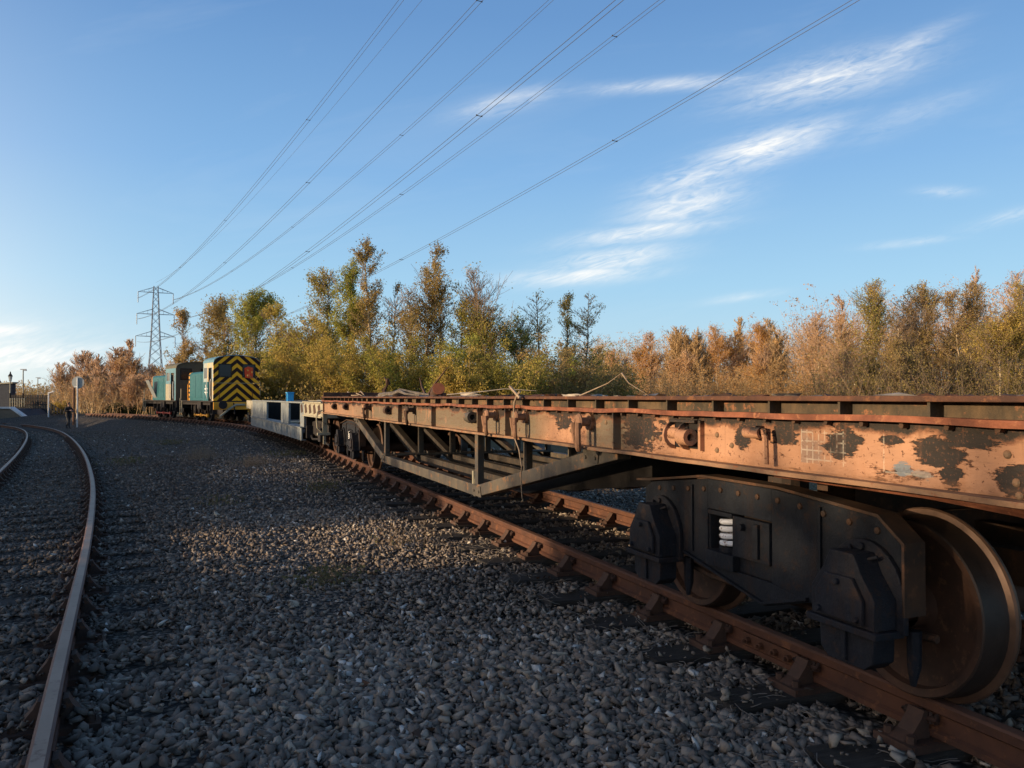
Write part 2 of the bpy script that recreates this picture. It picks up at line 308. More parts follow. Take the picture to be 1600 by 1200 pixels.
    return g.done(col)
MAT['salmon'] = mat_salmon()
MAT['upper_web'] = worn('upper_web_paint', (.15, .10, .055), (.05, .042, .03), (.24, .11, .055), 5, stretch=(1.2, 1, .6), lo=.36, hi=.6, spot=16, bump=.6)
MAT['flange'] = worn('bottom_flange_paint', (.30, .17, .095), (.15, .105, .07), (.24, .10, .05), 5, stretch=(1, 1, 1), spot=20)
def mat_chevron():
    g = G('chevron_paint', .5); s3 = g.n.new("ShaderNodeSeparateXYZ"); g.l.new(g.tc.outputs["Object"], s3.inputs[0])
    v = g.math('ADD', g.math('MULTIPLY', s3.outputs[2], 1 / .42), g.math('MULTIPLY', g.math('ABSOLUTE', s3.outputs[1]), .86 / .42))
    f = g.math('FRACT', g.math('ADD', v, .42))
    col = g.mix(g.math('GREATER_THAN', f, .48), (1.0, .47, .02), (.03, .012, .008))
    n = g.noise(4, 6, .7); col = g.mix(g.step(n, .55, .8, 0, .12), col, (.22, .13, .06))
    return g.done(col)
MAT['chevron'] = mat_chevron()

# ------------------------------------------------------------------ mesh helpers
class MB:
    def __init__(s): s.v = []; s.f = []; s.mi = []
    def add(s, vs, fs, mi=0):
        o = len(s.v); s.v += [tuple(v) for v in vs]; s.f += [tuple(i + o for i in f) for f in fs]; s.mi += [mi] * len(fs); return s
    def box(s, x0, x1, y0, y1, z0, z1, mi=0):
        return s.add([(x0, y0, z0), (x1, y0, z0), (x1, y1, z0), (x0, y1, z0), (x0, y0, z1), (x1, y0, z1), (x1, y1, z1), (x0, y1, z1)],
                     [(0, 3, 2, 1), (4, 5, 6, 7), (0, 1, 5, 4), (1, 2, 6, 5), (2, 3, 7, 6), (3, 0, 4, 7)], mi)
    def obox(s, c, size, rot, mi=0):
        m = Matrix.Translation(Vector(c)) @ rot.to_4x4(); h = [q / 2 for q in size]
        return s.add([m @ Vector((a * h[0], b * h[1], d * h[2])) for d in (-1, 1) for a, b in ((-1, -1), (1, -1), (1, 1), (-1, 1))],
                     [(0, 3, 2, 1), (4, 5, 6, 7), (0, 1, 5, 4), (1, 2, 6, 5), (2, 3, 7, 6), (3, 0, 4, 7)], mi)
    def prism(s, poly, a, b, axis='y', mi=0):
        n = len(poly)
        def P(p, t): return (p[0], t, p[1]) if axis == 'y' else ((t, p[0], p[1]) if axis == 'x' else (p[0], p[1], t))
        vs = [P(p, a) for p in poly] + [P(p, b) for p in poly]
        return s.add(vs, [tuple(range(n)), tuple(range(2 * n - 1, n - 1, -1))] + [(i, i + n, (i + 1) % n + n, (i + 1) % n) for i in range(n)], mi)
    def cyl(s, p0, p1, r, n=10, r2=None, cap=True, mi=0):
        return s.tube([p0, p1], [r, r if r2 is None else r2], n, cap, mi)
    def tube(s, pts, r, n=6, cap=True, mi=0):
        pts = [Vector(p) for p in pts]; rs = r if isinstance(r, (list, tuple)) else [r] * len(pts); vs = []
        up = None
        for i, p in enumerate(pts):
            t = (pts[min(i + 1, len(pts) - 1)] - pts[max(i - 1, 0)]).normalized()
            if up is None: up = t.orthogonal().normalized()
            up = (up - t * up.dot(t)); up = up.normalized() if up.length > 1e-6 else t.orthogonal().normalized()
            w = t.cross(up)
            for k in range(n):
                a = 2 * math.pi * k / n; vs.append(p + (up * math.cos(a) + w * math.sin(a)) * rs[i])
        fs = []
        for i in range(len(pts) - 1):
            for k in range(n):
                fs.append((i * n + k, i * n + (k + 1) % n, (i + 1) * n + (k + 1) % n, (i + 1) * n + k))
        if cap: fs += [tuple(range(n - 1, -1, -1)), tuple(range((len(pts) - 1) * n, len(pts) * n))]
        return s.add(vs, fs, mi)
    def lathe(s, prof, n=24, axis='y', c=(0, 0, 0), mi=0):      # prof: (radius, height along axis)
        vs = []
        for r, h in prof:
            for k in range(n):
                a = 2 * math.pi * k / n; u, w = r * math.cos(a), r * math.sin(a)
                p = (u, h, w) if axis == 'y' else ((h, u, w) if axis == 'x' else (u, w, h))
                vs.append((p[0] + c[0], p[1] + c[1], p[2] + c[2]))
        fs = [(i * n + k, i * n + (k + 1) % n, (i + 1) * n + (k + 1) % n, (i + 1) * n + k) for i in range(len(prof) - 1) for k in range(n)]
        return s.add(vs, fs, mi)
    def strip(s, pts, width, depth, y, mi=0):                   # rectangular bar swept along an XZ path, front at y, thickness width inwards
        n = len(pts); off = []
        for i in range(n):
            t0 = Vector(pts[i]) - Vector(pts[max(i - 1, 0)]); t1 = Vector(pts[min(i + 1, n - 1)]) - Vector(pts[i])
            d0 = t0.normalized() if t0.length else t1.normalized(); d1 = t1.normalized() if t1.length else d0
            nn = Vector((-(d0 + d1).y, (d0 + d1).x)).normalized(); k = nn.dot(Vector((-d0.y, d0.x)))
            off.append(nn * (depth / 2 / max(k, .4)))
        vs = []
        for p, o in zip(pts, off):
            a, b = Vector(p) - o, Vector(p) + o
            vs += [(a.x, y, a.y), (b.x, y, b.y), (b.x, y - width, b.y), (a.x, y - width, a.y)]
        fs = [(0, 1, 2, 3), (4 * n - 1, 4 * n - 2, 4 * n - 3, 4 * n - 4)]
        for i in range(n - 1):
            for k in range(4): fs.append((4 * i + k, 4 * i + 4 + k, 4 * i + 4 + (k + 1) % 4, 4 * i + (k + 1) % 4))
        return s.add(vs, fs, mi)
    def mesh(s, name, mats):
        me = bpy.data.meshes.new(name); me.from_pydata(s.v, [], s.f); 
        for m in (mats if isinstance(mats, (list, tuple)) else [mats]): me.materials.append(MAT[m] if isinstance(m, str) else m)
        me.polygons.foreach_set('material_index', s.mi)
        bm = bmesh.new(); bm.from_mesh(me); bmesh.ops.recalc_face_normals(bm, faces=bm.faces); bm.to_mesh(me); bm.free()
        return me
    def build(s, name, mats, parent=None, bevel=0, smooth=False, loc=None, label=None, kind=None):
        me = s.mesh(name, mats)
        return link(name, me, parent, bevel, smooth, loc, label, kind)
def link(name, me, parent=None, bevel=0, smooth=False, loc=None, label=None, kind=None):
    o = bpy.data.objects.new(name, me); C.objects.link(o)
    if parent: o.parent = parent
    if loc is not None: o.location = loc
    if smooth:
        me.polygons.foreach_set('use_smooth', [True] * len(me.polygons))
        try: me.set_sharp_from_angle(angle=R(38))
        except Exception: pass
    if bevel:
        b = o.modifiers.new("bevel", 'BEVEL'); b.width = bevel; b.segments = 2; b.limit_method = 'ANGLE'; b.angle_limit = R(40)
    if label: o['label'] = label
    if kind: o['kind'] = kind
    return o
def thing(name, label, cat, loc=(0, 0, 0), rz=0, group=None):
    o = bpy.data.objects.new(name, None); C.objects.link(o); o.empty_display_size = .2
    o.location = loc; o.rotation_euler = (0, 0, rz); o['label'] = label; o['category'] = cat
    if group: o['group'] = group
    return o
def tag(o, label, cat, group=None):
    o['label'] = label; o['category'] = cat
    if group: o['group'] = group
    return o
def np_mesh(name, V, Fq, mat, tone=None, nside=4):
    """numpy vertices (n,3) and faces (m,nside) to a mesh; tone: per-face float"""
    me = bpy.data.meshes.new(name); V = np.asarray(V, np.float32); Fq = np.asarray(Fq, np.int32)
    me.vertices.add(len(V)); me.vertices.foreach_set('co', V.ravel())
    me.loops.add(Fq.size); me.loops.foreach_set('vertex_index', Fq.ravel())
    me.polygons.add(len(Fq)); me.polygons.foreach_set('loop_start', np.arange(len(Fq), dtype=np.int32) * nside)
    me.update(calc_edges=True)
    if tone is not None:
        a = me.attributes.new('tone', 'FLOAT', 'FACE'); a.data.foreach_set('value', np.asarray(tone, np.float32))
    me.materials.append(MAT[mat]); return me

# ------------------------------------------------------------------ ground
def axis_pts(segs):
    out = []
    for a, b, st in segs: out += list(np.arange(a, b, st))
    return np.array(out + [segs[-1][1]])
gx = axis_pts([(-3000, -600, 600), (-600, -100, 50), (-100, -34, 6), (-34, 14, .6), (14, 60, 4), (60, 600, 60), (600, 3000, 600)])
gy = axis_pts([(-3000, -300, 900), (-300, -20, 40), (-20, 0, 2), (0, 62, .6), (62, 120, 4), (120, 600, 40), (600, 4000, 680)])
gv = np.array([(x, y, ground_z(x, y)) for y in gy for x in gx]); nx = len(gx)
inner = (np.abs(gv[:, 0] + 10) < 24) & (gv[:, 1] > 0) & (gv[:, 1] < 62)
gv[inner, 2] += (np.sin(gv[inner, 0] * 1.7 + np.sin(gv[inner, 1] * .9) * 2) * np.sin(gv[inner, 1] * 1.3) * .012)
gf = [(j * nx + i, j * nx + i + 1, (j + 1) * nx + i + 1, (j + 1) * nx + i) for j in range(len(gy) - 1) for i in range(nx - 1)]
gme = np_mesh('ground', gv, gf, 'ground'); gme.materials.append(MAT['grassland'])
cen = gv[np.array(gf)].mean(axis=1)
gmi = np.array([1 if (lateral(c[0], c[1]) < -3.4 or c[1] > 75 or abs(c[0]) > 60 or lateral(c[0], c[1]) > 30) else 0 for c in cen], dtype=np.int32)
gme.polygons.foreach_set('material_index', gmi); gme.polygons.foreach_set('use_smooth', [True] * len(gf))
link('ground', gme, kind='structure')

# ------------------------------------------------------------------ tracks
RAIL_PROF = [(-.036, -.002), (-.024, .006), (.024, .006), (.036, -.002), (.035, -.036), (.012, -.05), (.012, -.112), (.03, -.122), (.03, -.145), (-.03, -.145), (-.03, -.122), (-.012, -.112), (-.012, -.05), (-.035, -.036)]
RAIL_PROF = [(a, b - .006) for a, b in RAIL_PROF]
def sweep_rail(name, path, mats, parent):
    mb = MB(); n = len(RAIL_PROF); vs = []
    for i, p in enumerate(path):
        t = (path[min(i + 1, len(path) - 1)] - path[max(i - 1, 0)]); t.z = 0; t.normalize(); r = Vector((t.y, -t.x, 0))
        for a, b in RAIL_PROF: vs.append(p + r * a + Vector((0, 0, b)))
    fs, mi = [], []
    for i in range(len(path) - 1):
        for k in range(n):
            fs.append((i * n + k, i * n + (k + 1) % n, (i + 1) * n + (k + 1) % n, (i + 1) * n + k)); mi.append(1 if k == 1 else (2 if k in (0, 2) else 0))
    fs += [tuple(range(n)), tuple(range((len(path) - 1) * n, len(path) * n))[::-1]]; mi += [0, 0]
    mb.v = vs; mb.f = fs; mb.mi = mi
    return mb.build(name, mats, parent)
def chair_mesh():
    mb = MB(); mb.box(-.105, .105, -.19, .19, -.19, -.158)
    for s in (-1, 1):
        prof = [(s * .175, -.16), (s * .12, -.13), (s * .075, -.075), (s * .06, -.045), (s * .038, -.05), (s * .03, -.16)]
        mb.prism(prof if s > 0 else prof[::-1], -.042, .042, 'x')
        mb.cyl((.06, s * .15, -.158), (.06, s * .15, -.128), .02, 6); mb.cyl((-.06, s * .15, -.158), (-.06, s * .15, -.128), .02, 6)
    pts = [( -.085 + .17 * k / 20, .031 + .017 * math.cos(k * 1.9), -.078 + .024 * math.sin(k * 1.9)) for k in range(21)]
    mb.tube(pts, .009, 4, mi=1); mb.cyl((-.08, .032, -.078), (.08, .032, -.078), .018, 8, mi=1)
    return mb.mesh('chair', ['chair', 'key'])
def sleeper_mesh(seed):
    r = random.Random(seed); mb = MB(); ys = [-1.3, -1.1, -.6, 0, .6, 1.1, 1.3]; vs = []
    for y in ys:
        for x, z in ((-.125, -.32), (-.125, -.195), (-.115, -.19), (.115, -.19), (.125, -.195), (.125, -.32)):
            vs.append((x + r.uniform(-.006, .006), y + (r.uniform(-.03, .03) if abs(y) > 1.2 else 0), z + r.uniform(-.004, .002)))
    fs = [(i * 6 + k, i * 6 + k + 1, i * 6 + 7 + k, i * 6 + 6 + k) for i in range(6) for k in range(5)] + [tuple(range(6)), tuple(range(36, 42))[::-1]]
    mb.add(vs, fs); return mb.mesh('sleeper', 'sleeper')
CHAIR = chair_mesh(); SLEEP = [sleeper_mesh(k) for k in range(5)]
stone_keepout = []                                    # (centre x, y, heading) of the sleepers near the camera
def lay_sleepers(root, poses, ychairs, chair_until):
    for i, (p, h, tilt) in enumerate(poses):
        so_ = link('sleeper', SLEEP[i % 5], root); so_.location = p; so_.rotation_euler = (0, tilt, h + random.uniform(-.012, .012))
        stone_keepout.append((p.x, p.y, h, p.z))
        if i < chair_until:
            for yy_, fl in ychairs:
                c = link('chair', CHAIR, so_); c.location = (0, yy_, 0); c.rotation_euler = (0, 0, 0 if fl > 0 else math.pi)
main = thing('railway_track', 'rusty siding track carrying the wagons and locomotives', 'track', SL(0, LC))
inv = main.location.copy()
arcs = list(np.arange(-6, 24, 1.5)) + list(np.arange(24, 74, 1.2))
for off in (.753, -.753):
    o = sweep_rail('rail', [track(a, off)[0] - inv for a in arcs], ['rail_rust', 'rail_head_rusty', 'rail_head_rusty'], main)
poses = []
a = 2.66 - .71 * 6
while a < 72:
    p, h = track(a); poses.append((p - inv, h, 0)); a += .71
lay_sleepers(main, poses, ((.753, 1), (-.753, -1)), 110)
stone_keepout = [(x + inv.x, y + inv.y, h, z) for x, y, h, z in stone_keepout]
fp = MB()                                             # fishplates with four bolts
for off, sgn in ((.753, 1),):
    for yo in (.026, -.026):
        fp.box(-.23, .23, off + yo - .012, off + yo + .012, -.118, -.05)
    for k in (-.17, -.06, .06, .17):
        fp.cyl((k, off + .03, -.084), (k, off + .065, -.084), .019, 6); fp.cyl((k, off + .06, -.084), (k, off + .082, -.084), .010, 6)
p, h = track(3.66); o = fp.build('fishplate', 'rust', main, .003); o.location = p - inv; o.rotation_euler = (0, 0, h)
# the running line on the left, through points read off its right-hand rail
def solve_d(py):
    lo, hi = 1.5, 200.0
    for _ in range(60):
        m = (lo + hi) / 2
        if 1290 * (CAMZ + drop(m)) / m > py - 620: lo = m
        else: hi = m
    return lo
pts = []
for px, py in [(65, 1177), (93, 1046), (122, 920), (140, 836), (147, 771), (142, 733), (126, 697), (98, 674), (61, 56), (0, 68), (-90, 80), (-220, 92)]:
    d = solve_d(py) if py > 100 else py; pts.append(Vector((hz(px, d), d, -drop(d))))
v0 = (pts[3] - pts[0]).normalized()
pts = [pts[0] - v0 * 9, pts[0] - v0 * 4] + pts
def catmull(P, n=10):
    out = []
    for i in range(len(P) - 1):
        p0, p1, p2, p3 = P[max(i - 1, 0)], P[i], P[i + 1], P[min(i + 2, len(P) - 1)]
        for k in range(n):
            t = k / n; out.append(.5 * ((2 * p1) + (p2 - p0) * t + (2 * p0 - 5 * p1 + 4 * p2 - p3) * t * t + (3 * p1 - p0 - 3 * p2 + p3) * t ** 3))
    return out + [P[-1]]
rr = catmull(pts, 12)
for _ in range(30): rr = [rr[0]] + [(rr[i - 1] + rr[i] * 2 + rr[i + 1]) / 4 for i in range(1, len(rr) - 1)] + [rr[-1]]
def left_of(path, m):
    out = []
    for i, p in enumerate(path):
        t = path[min(i + 1, len(path) - 1)] - path[max(i - 1, 0)]; t.z = 0; t.normalize(); out.append(p + Vector((-t.y, t.x, 0)) * m)
    return out
line = thing('railway_track', 'running line with bright worn rail heads curving away to the platform', 'track', (0, 0, 0))
for m in (0, 1.506): sweep_rail('rail', left_of(rr, m), ['rail_rust', 'rail_head', 'rail_head_rusty'], line)
mid = left_of(rr, .753); acc = 0; poses = []; nk = len(stone_keepout)
for i in range(len(mid) - 1):
    seg = (mid[i + 1] - mid[i]); L_ = seg.length
    while acc < L_:
        t = acc / L_; poses.append((mid[i] + seg * t, math.atan2(seg.y, seg.x), 0)); acc += .70
    acc -= L_
poses = [p for p in poses if p[0].y > -2][:110]
lay_sleepers(line, poses, ((.753, 1), (-.753, -1)), 60)
rail_lines = [(np.array([(q.x, q.y) for q in left_of(rr, m)])) for m in (0, 1.506)] + [np.array([tuple(track(a, o_)[0])[:2] for a in arcs]) for o_ in (.753, -.753)]

# ------------------------------------------------------------------ ballast stones
def stone_variants(n, npts, nv, nf):
    """crushed rock: convex hulls of a few random points, all with the same triangle count"""
    out = []
    while len(out) < n:
        bm = bmesh.new()
        for _ in range(npts):
            p = rng.uniform(-1, 1, 3); p = p / max(.55, np.abs(p).max()) * rng.uniform(.8, 1.0); bm.verts.new((p[0] * 1.2, p[1] * .88, p[2] * .52))
        bmesh.ops.convex_hull(bm, input=bm.verts)
        bmesh.ops.delete(bm, geom=[v for v in bm.verts if not v.link_faces], context='VERTS'); bmesh.ops.triangulate(bm, faces=bm.faces)
        bm.verts.index_update()
        if len(bm.verts) == nv and len(bm.faces) == nf:
            out.append((np.array([v.co[:] for v in bm.verts]) * .92, np.array([[v.index for v in f.verts] for f in bm.faces])))
        bm.free()
    return [o[0] for o in out], np.stack([o[1] for o in out])
SV, ST_ = stone_variants(24, 10, 9, 14); SV2, ST2 = stone_variants(24, 7, 6, 8)
def rand_rot(n, tilt=.6):
    a = rng.uniform(0, 6.283, n); b = rng.normal(0, tilt, n); c = rng.normal(0, tilt, n)
    ca, sa, cb, sb, cc, sc = np.cos(a), np.sin(a), np.cos(b), np.sin(b), np.cos(c), np.sin(c)
    Rz = np.stack([np.stack([ca, -sa, 0 * a], -1), np.stack([sa, ca, 0 * a], -1), np.stack([0 * a, 0 * a, 1 + 0 * a], -1)], -2)
    Ry = np.stack([np.stack([cb, 0 * a, sb], -1), np.stack([0 * a, 1 + 0 * a, 0 * a], -1), np.stack([-sb, 0 * a, cb], -1)], -2)
    Rx = np.stack([np.stack([1 + 0 * a, 0 * a, 0 * a], -1), np.stack([0 * a, cc, -sc], -1), np.stack([0 * a, sc, cc], -1)], -2)
    return Rz @ Ry @ Rx
def scatter(d0, d1, dens, r0, r1, xr=None):
    area = .66 * 1.0 * (d1 ** 2 - d0 ** 2) + (d1 - d0); n = int(area * dens)
    d = np.sqrt(rng.uniform(d0 ** 2, d1 ** 2, n)); x = d * rng.uniform(-.66, .66, n)
    return np.stack([x, d], 1), rng.uniform(0, 1, n) ** 2.4 * (r1 - r0) + r0
P1, r1 = scatter(1.9, 5.5, 2300, .008, .040); P2, r2 = scatter(5.5, 11, 1150, .009, .040); P3, r3 = scatter(11, 22, 220, .016, .044); P4, r4 = scatter(22, 50, 20, .026, .055)
PP = np.concatenate([P1, P2, P3, P4]); rs_ = np.concatenate([r1, r2, r3, r4])
lat = np.array([lateral(x, y) for x, y in PP]); keep = (lat > -4.5) & (lat < 30)
PP, rs_ = PP[keep], rs_[keep]
for rl in rail_lines:                                 # keep the rails clear
    dmin = np.full(len(PP), 9.0)
    for i in range(len(rl) - 1):
        a_, b_ = rl[i], rl[i + 1]; ab = b_ - a_; l2 = (ab ** 2).sum()
        if l2 < 1e-9: continue
        t = np.clip(((PP - a_) @ ab) / l2, 0, 1); dmin = np.minimum(dmin, np.hypot(*(PP - a_ - t[:, None] * ab).T))
    k = dmin > .06 + rs_ * .6; PP, rs_ = PP[k], rs_[k]
on = np.zeros(len(PP), bool)
for x, y, h, z in stone_keepout:
    if y > 24 or y < 0: continue
    dx, dy = PP[:, 0] - x, PP[:, 1] - y; u = dx * math.cos(h) + dy * math.sin(h); w = -dx * math.sin(h) + dy * math.cos(h)
    on |= (np.abs(u) < .14) & (np.abs(w) < 1.32)
k = ~on | (rng.uniform(0, 1, len(PP)) < np.where(np.array([lateral(x, y) for x, y in PP]) > 3.2, .24, .08)); PP, rs_, on = PP[k], rs_[k], on[k]
gz = np.array([ground_z(x, y) for x, y in PP])
latk = np.array([lateral(x, y) for x, y in PP])
z = gz + rs_ * rng.uniform(.1, .6, len(PP)) + on * .05 + rng.uniform(0, .016, len(PP))
var = rng.integers(0, len(SV), len(PP)); Rm = rand_rot(len(PP), .5); far_ = np.hypot(PP[:, 0], PP[:, 1]) > 5.0
def stone_mesh(sel, sv, st, nv):
    vv = np.einsum('nij,nkj->nki', Rm[sel], np.stack(sv)[var[sel]]) * rs_[sel][:, None, None] + np.stack([PP[sel, 0], PP[sel, 1], z[sel]], 1)[:, None, :]
    return vv.reshape(-1, 3), (st[var[sel]] + nv * np.arange(sel.sum())[:, None, None]).reshape(-1, 3)
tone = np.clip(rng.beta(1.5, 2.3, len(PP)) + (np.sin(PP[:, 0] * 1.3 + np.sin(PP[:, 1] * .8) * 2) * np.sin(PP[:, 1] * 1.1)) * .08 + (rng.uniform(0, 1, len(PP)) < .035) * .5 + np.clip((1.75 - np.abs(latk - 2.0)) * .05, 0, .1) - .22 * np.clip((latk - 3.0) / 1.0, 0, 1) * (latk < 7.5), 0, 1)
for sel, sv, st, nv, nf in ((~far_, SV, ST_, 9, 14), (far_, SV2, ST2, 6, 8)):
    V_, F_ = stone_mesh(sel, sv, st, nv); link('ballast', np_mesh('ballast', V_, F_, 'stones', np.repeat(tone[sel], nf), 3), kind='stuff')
def single_stone(px, py, r, label, mat='stone_pale', squash=.7):
    d = 1290 * (CAMZ + .215) / (py - 620); x = hz(px, d); mb = MB()
    kk = random.randrange(24); vv = SV[kk] @ rand_rot(1, .3)[0].T * r; mb.add([tuple(q) for q in vv], [tuple(t) for t in ST_[kk]])
    o = mb.build('stone', mat, None, loc=(x, d, ground_z(x, d) + r * .5)); o.modifiers.new('bevel', 'BEVEL').width = r * .08
    return tag(o, label, 'stone', 'pale stones lying on the ballast')
for a in [(874, 1022, .045, 'pale blue-grey stone, the large round one in the middle of the shaded ballast'), (340, 808, .06, 'flat white stone lying alone on the dark ballast by the curving rail'),
          (1270, 1116, .04, 'pale angular stone against the rail under the big wheel'), (1120, 1096, .04, 'white stone beside the twigs below the bogie side frame'),
          (1425, 1165, .07, 'brown rounded stone, largest one against the rusty rail near the wheel'), (290, 1150, .045, 'pale grey stone near the bright curving rail in the foreground'),
          (712, 888, .035, 'cream stone at the edge of the sunlit ballast patch'), (1348, 1142, .035, 'small white stone in front of the rail chair by the wheel'),
          (460, 942, .05, 'flat pale stone lying beside the green weeds'), (965, 930, .045, 'pale stone beside the sleeper end below the bogie spring')]:
    single_stone(*a[:3], a[3], 'stone_pale' if 'brown' not in a[3] else 'bogie_top')
#@@STRUCT
# ------------------------------------------------------------------ rusty flat wagon
WS = 9.4                                               # arc of the wagon's centre
p, h = track(WS)
wag = thing('flat_wagon', 'rusty salmon and black bogie flat wagon with trussed underframe', 'wagon', p, h)
XN, XF = 1.15 - WS, 17.2 - WS                          # near and far end
def wavy(x0, x1, y0, y1, z0, z1, amp, n=90):           # a rusted, swollen flange
    mb = MB(); vs = []; r = random.Random(5)
    for i in range(n + 1):
        x = x0 + (x1 - x0) * i / n; w = math.sin(x * 5.1) * math.sin(x * 1.7 + 1) * amp + r.uniform(-.3, .3) * amp
        vs += [(x, y0, z0 + w * .5), (x, y1 + r.uniform(-1, 1) * amp, z0 + w), (x, y1 + r.uniform(-1, 1) * amp * .6, z1 + w * .8), (x, y0, z1)]
    fs = [(0, 1, 2, 3), tuple(range(4 * n, 4 * n + 4))[::-1]] + [(4 * i + k, 4 * i + 4 + k, 4 * i + 4 + (k + 1) % 4, 4 * i + (k + 1) % 4) for i in range(n) for k in range(4)]
    return mb.add(vs, fs)
for sg, nm in ((1, None), (-1, None)):
    y = lambda v: v * sg
    b = MB(); b.box(XN, XF, *sorted((y(1.26), y(1.275))), .945, 1.165); b.build('side_beam', 'salmon', wag)
    b = MB()
    for i in range(40):
        x0 = XN + (XF - XN) * i / 40; x1 = XN + (XF - XN) * (i + 1) / 40
    b = wavy(XN, XF, y(1.19), y(1.335), .926, .944, .0035); b.build('bottom_flange', 'flange', wag)
    b = wavy(XN, XF, y(1.20), y(1.335), 1.166, 1.190, .007); b.build('rust_flange', 'rust_red', wag)
    b = MB(); b.box(XN, XF, *sorted((y(1.262), y(1.272))), 1.188, 1.243); b.build('upper_web', 'upper_web', wag)
    b = MB(); b.box(XN, XF, *sorted((y(1.15), y(1.345))), 1.243, 1.264); b.build('top_flange', 'rust', wag, .003)
st = MB(); st.box(-.006, .006, 1.272, 1.33, 1.189, 1.243); stm = st.mesh('stiffener', 'upper_web')
s = 2.117 - .42 * 2
while s < 17.1:
    for sg in (1, -1):
        o = link('stiffener', stm, wag); o.location = (s - WS, 0, 0)
        if sg < 0: o.rotation_euler = (0, 0, math.pi); o.location = (s - WS, 0, 0)
    s += .42
vs = MB(); vs.box(-.008, .008, 1.275, 1.325, .945, 1.165); vsm = vs.mesh('web_stiffener', 'salmon')
for s in (4.42, 7.02, 6.3, 10.2, 12.4, 8.6):
    o = link('web_stiffener', vsm, wag); o.location = (s - WS, 0, 0)
b = MB(); b.box(XN, XF, -1.25, 1.25, 1.19, 1.215); b.build('deck', 'rust', wag)
for i in range(12):
    b = MB(); x = XN + .3 + i * (XF - XN - .6) / 11; b.box(x - .05, x + .05, -1.25, 1.25, 1.05, 1.19); b.build('cross_member', 'truss', wag)
b = MB(); b.box(XF - .05, XF, -1.3, 1.3, 1.264, 1.35); b.build('end_board', 'rust', wag, .004)
b = MB(); b.box(XF - .02, XF + .06, -1.3, 1.3, .93, 1.26); b.build('headstock', 'rust', wag, .004)
b = MB(); b.box(XN - .06, XN + .02, -1.3, 1.3, .93, 1.26); b.build('headstock', 'rust', wag, .004)
# trusses
MAT['truss_inner'] = worn('truss_inner_shaded', (.06, .05, .04), (.035, .031, .028), (.09, .055, .035), 5, stretch=(1, 1, .35))  # darker truss copy; shade under the deck is put into the colour
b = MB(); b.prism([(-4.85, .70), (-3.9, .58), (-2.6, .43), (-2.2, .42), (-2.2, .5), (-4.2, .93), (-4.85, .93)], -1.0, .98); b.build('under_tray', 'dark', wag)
TY = [1.23, .74, .27, -.27, -.74, -1.23]
for k, ty in enumerate(TY):
    b = MB(); b.strip([(-4.85, .925), (-4.72, .90), (-2.16, .40), (-2.02, .385), (2.08, .385), (2.2, .40), (4.42, .90), (4.55, .925)], .10, .105, ty, 0)
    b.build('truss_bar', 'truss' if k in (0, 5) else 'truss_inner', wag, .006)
    for x in (-2.03, 2.1):
        b = MB(); b.box(x - .045, x + .045, ty - .075, ty - .012, .43, .935); b.build('truss_post', 'truss', wag, .004)
for x_, z_ in ((-2.1, .385), (2.14, .385), (-4.5, .86), (4.25, .86)):
    b = MB(); b.prism([(x_ - .13, z_ - .045), (x_ + .13, z_ - .045), (x_ + .1, z_ + .05), (x_ - .1, z_ + .05)] if z_ < .5 else [(x_ - .1, z_ - .03), (x_ + .1, z_ - .03), (x_ + .12, z_ + .07), (x_ - .12, z_ + .07)], 1.2305, 1.238)
    for q in (-.07, .07): b.cyl((x_ + q, 1.238, z_), (x_ + q, 1.247, z_), .013, 6)
    b.build('gusset_plate', 'truss', wag)
b = MB(); b.box(1.96, 2.2, -1.3, 1.24, .44, .462)
for ty in (1.1, .62, .14, -.4):
    for x in (2.0, 2.15): b.cyl((x, ty, .46), (x, ty, .49), .018, 6)
b.build('cross_bar', 'truss', wag)
b = MB(); b.cyl((-1.93, 1.21, .43), (-1.93, 1.21, .56), .016, 8); b.prism([(-1.98, .44), (-1.86, .44), (-1.98, .5)], 1.195, 1.205); b.build('bracket_rod', 'cream', wag)
b = MB(); b.box(-2.06, -2.0, 1.232, 1.236, .33, .44); b.build('joint_strap', 'truss', wag)
# lashing hooks
def hook(s, z=1.105, sc=1.0):
    b = MB(); x = s - WS
    b.cyl((x + .01, 1.275, z), (x + .01, 1.30, z), .05 * sc, 12); b.cyl((x, 1.30, z), (x, 1.385, z), .026 * sc, 12); b.lathe([(.03, 1.36), (.045 * sc, 1.362), (.048 * sc, 1.372), (.04 * sc, 1.385), (.022, 1.388)], 12, 'y', (x, 0, z))
    P = []
    for k in range(15):
        t = k / 14; ang = math.pi * t
        P.append((x + .035 * math.cos(ang) * (1.0 + .3 * math.sin(ang)) - .005 * math.sin(ang), 1.392 - .01 * math.sin(ang * 2) - .02 * math.sin(ang), z - .005 - (.155 * sc) * math.sin(ang) ** .55))
    b.tube(P, .0165 * sc, 7); return b.build('lashing_hook', 'bogie_top' if s > 9 else 'lash', wag, 0, True)
MAT['lash'] = worn('hook_rust_paint', (.30, .165, .10), (.20, .115, .07), (.14, .07, .045), 8)
for s in (4.80, 5.93, 6.62, 9.5, 12.2): hook(s, 1.10 if s < 5 else 1.105, 1.12 if s < 5 else 1)
def pipe_y(b, x, z, r, l, ri):                        # open tube with a visible bore along the wagon, its mouth towards the near end
    b.lathe([(ri, x - l + .03), (ri, x - l), (r, x - l), (r, x)], 14, 'x', (0, 1.32, z)); b.lathe([(0, x - l + .03), (ri, x - l + .03)], 14, 'x', (0, 1.32, z), 1)
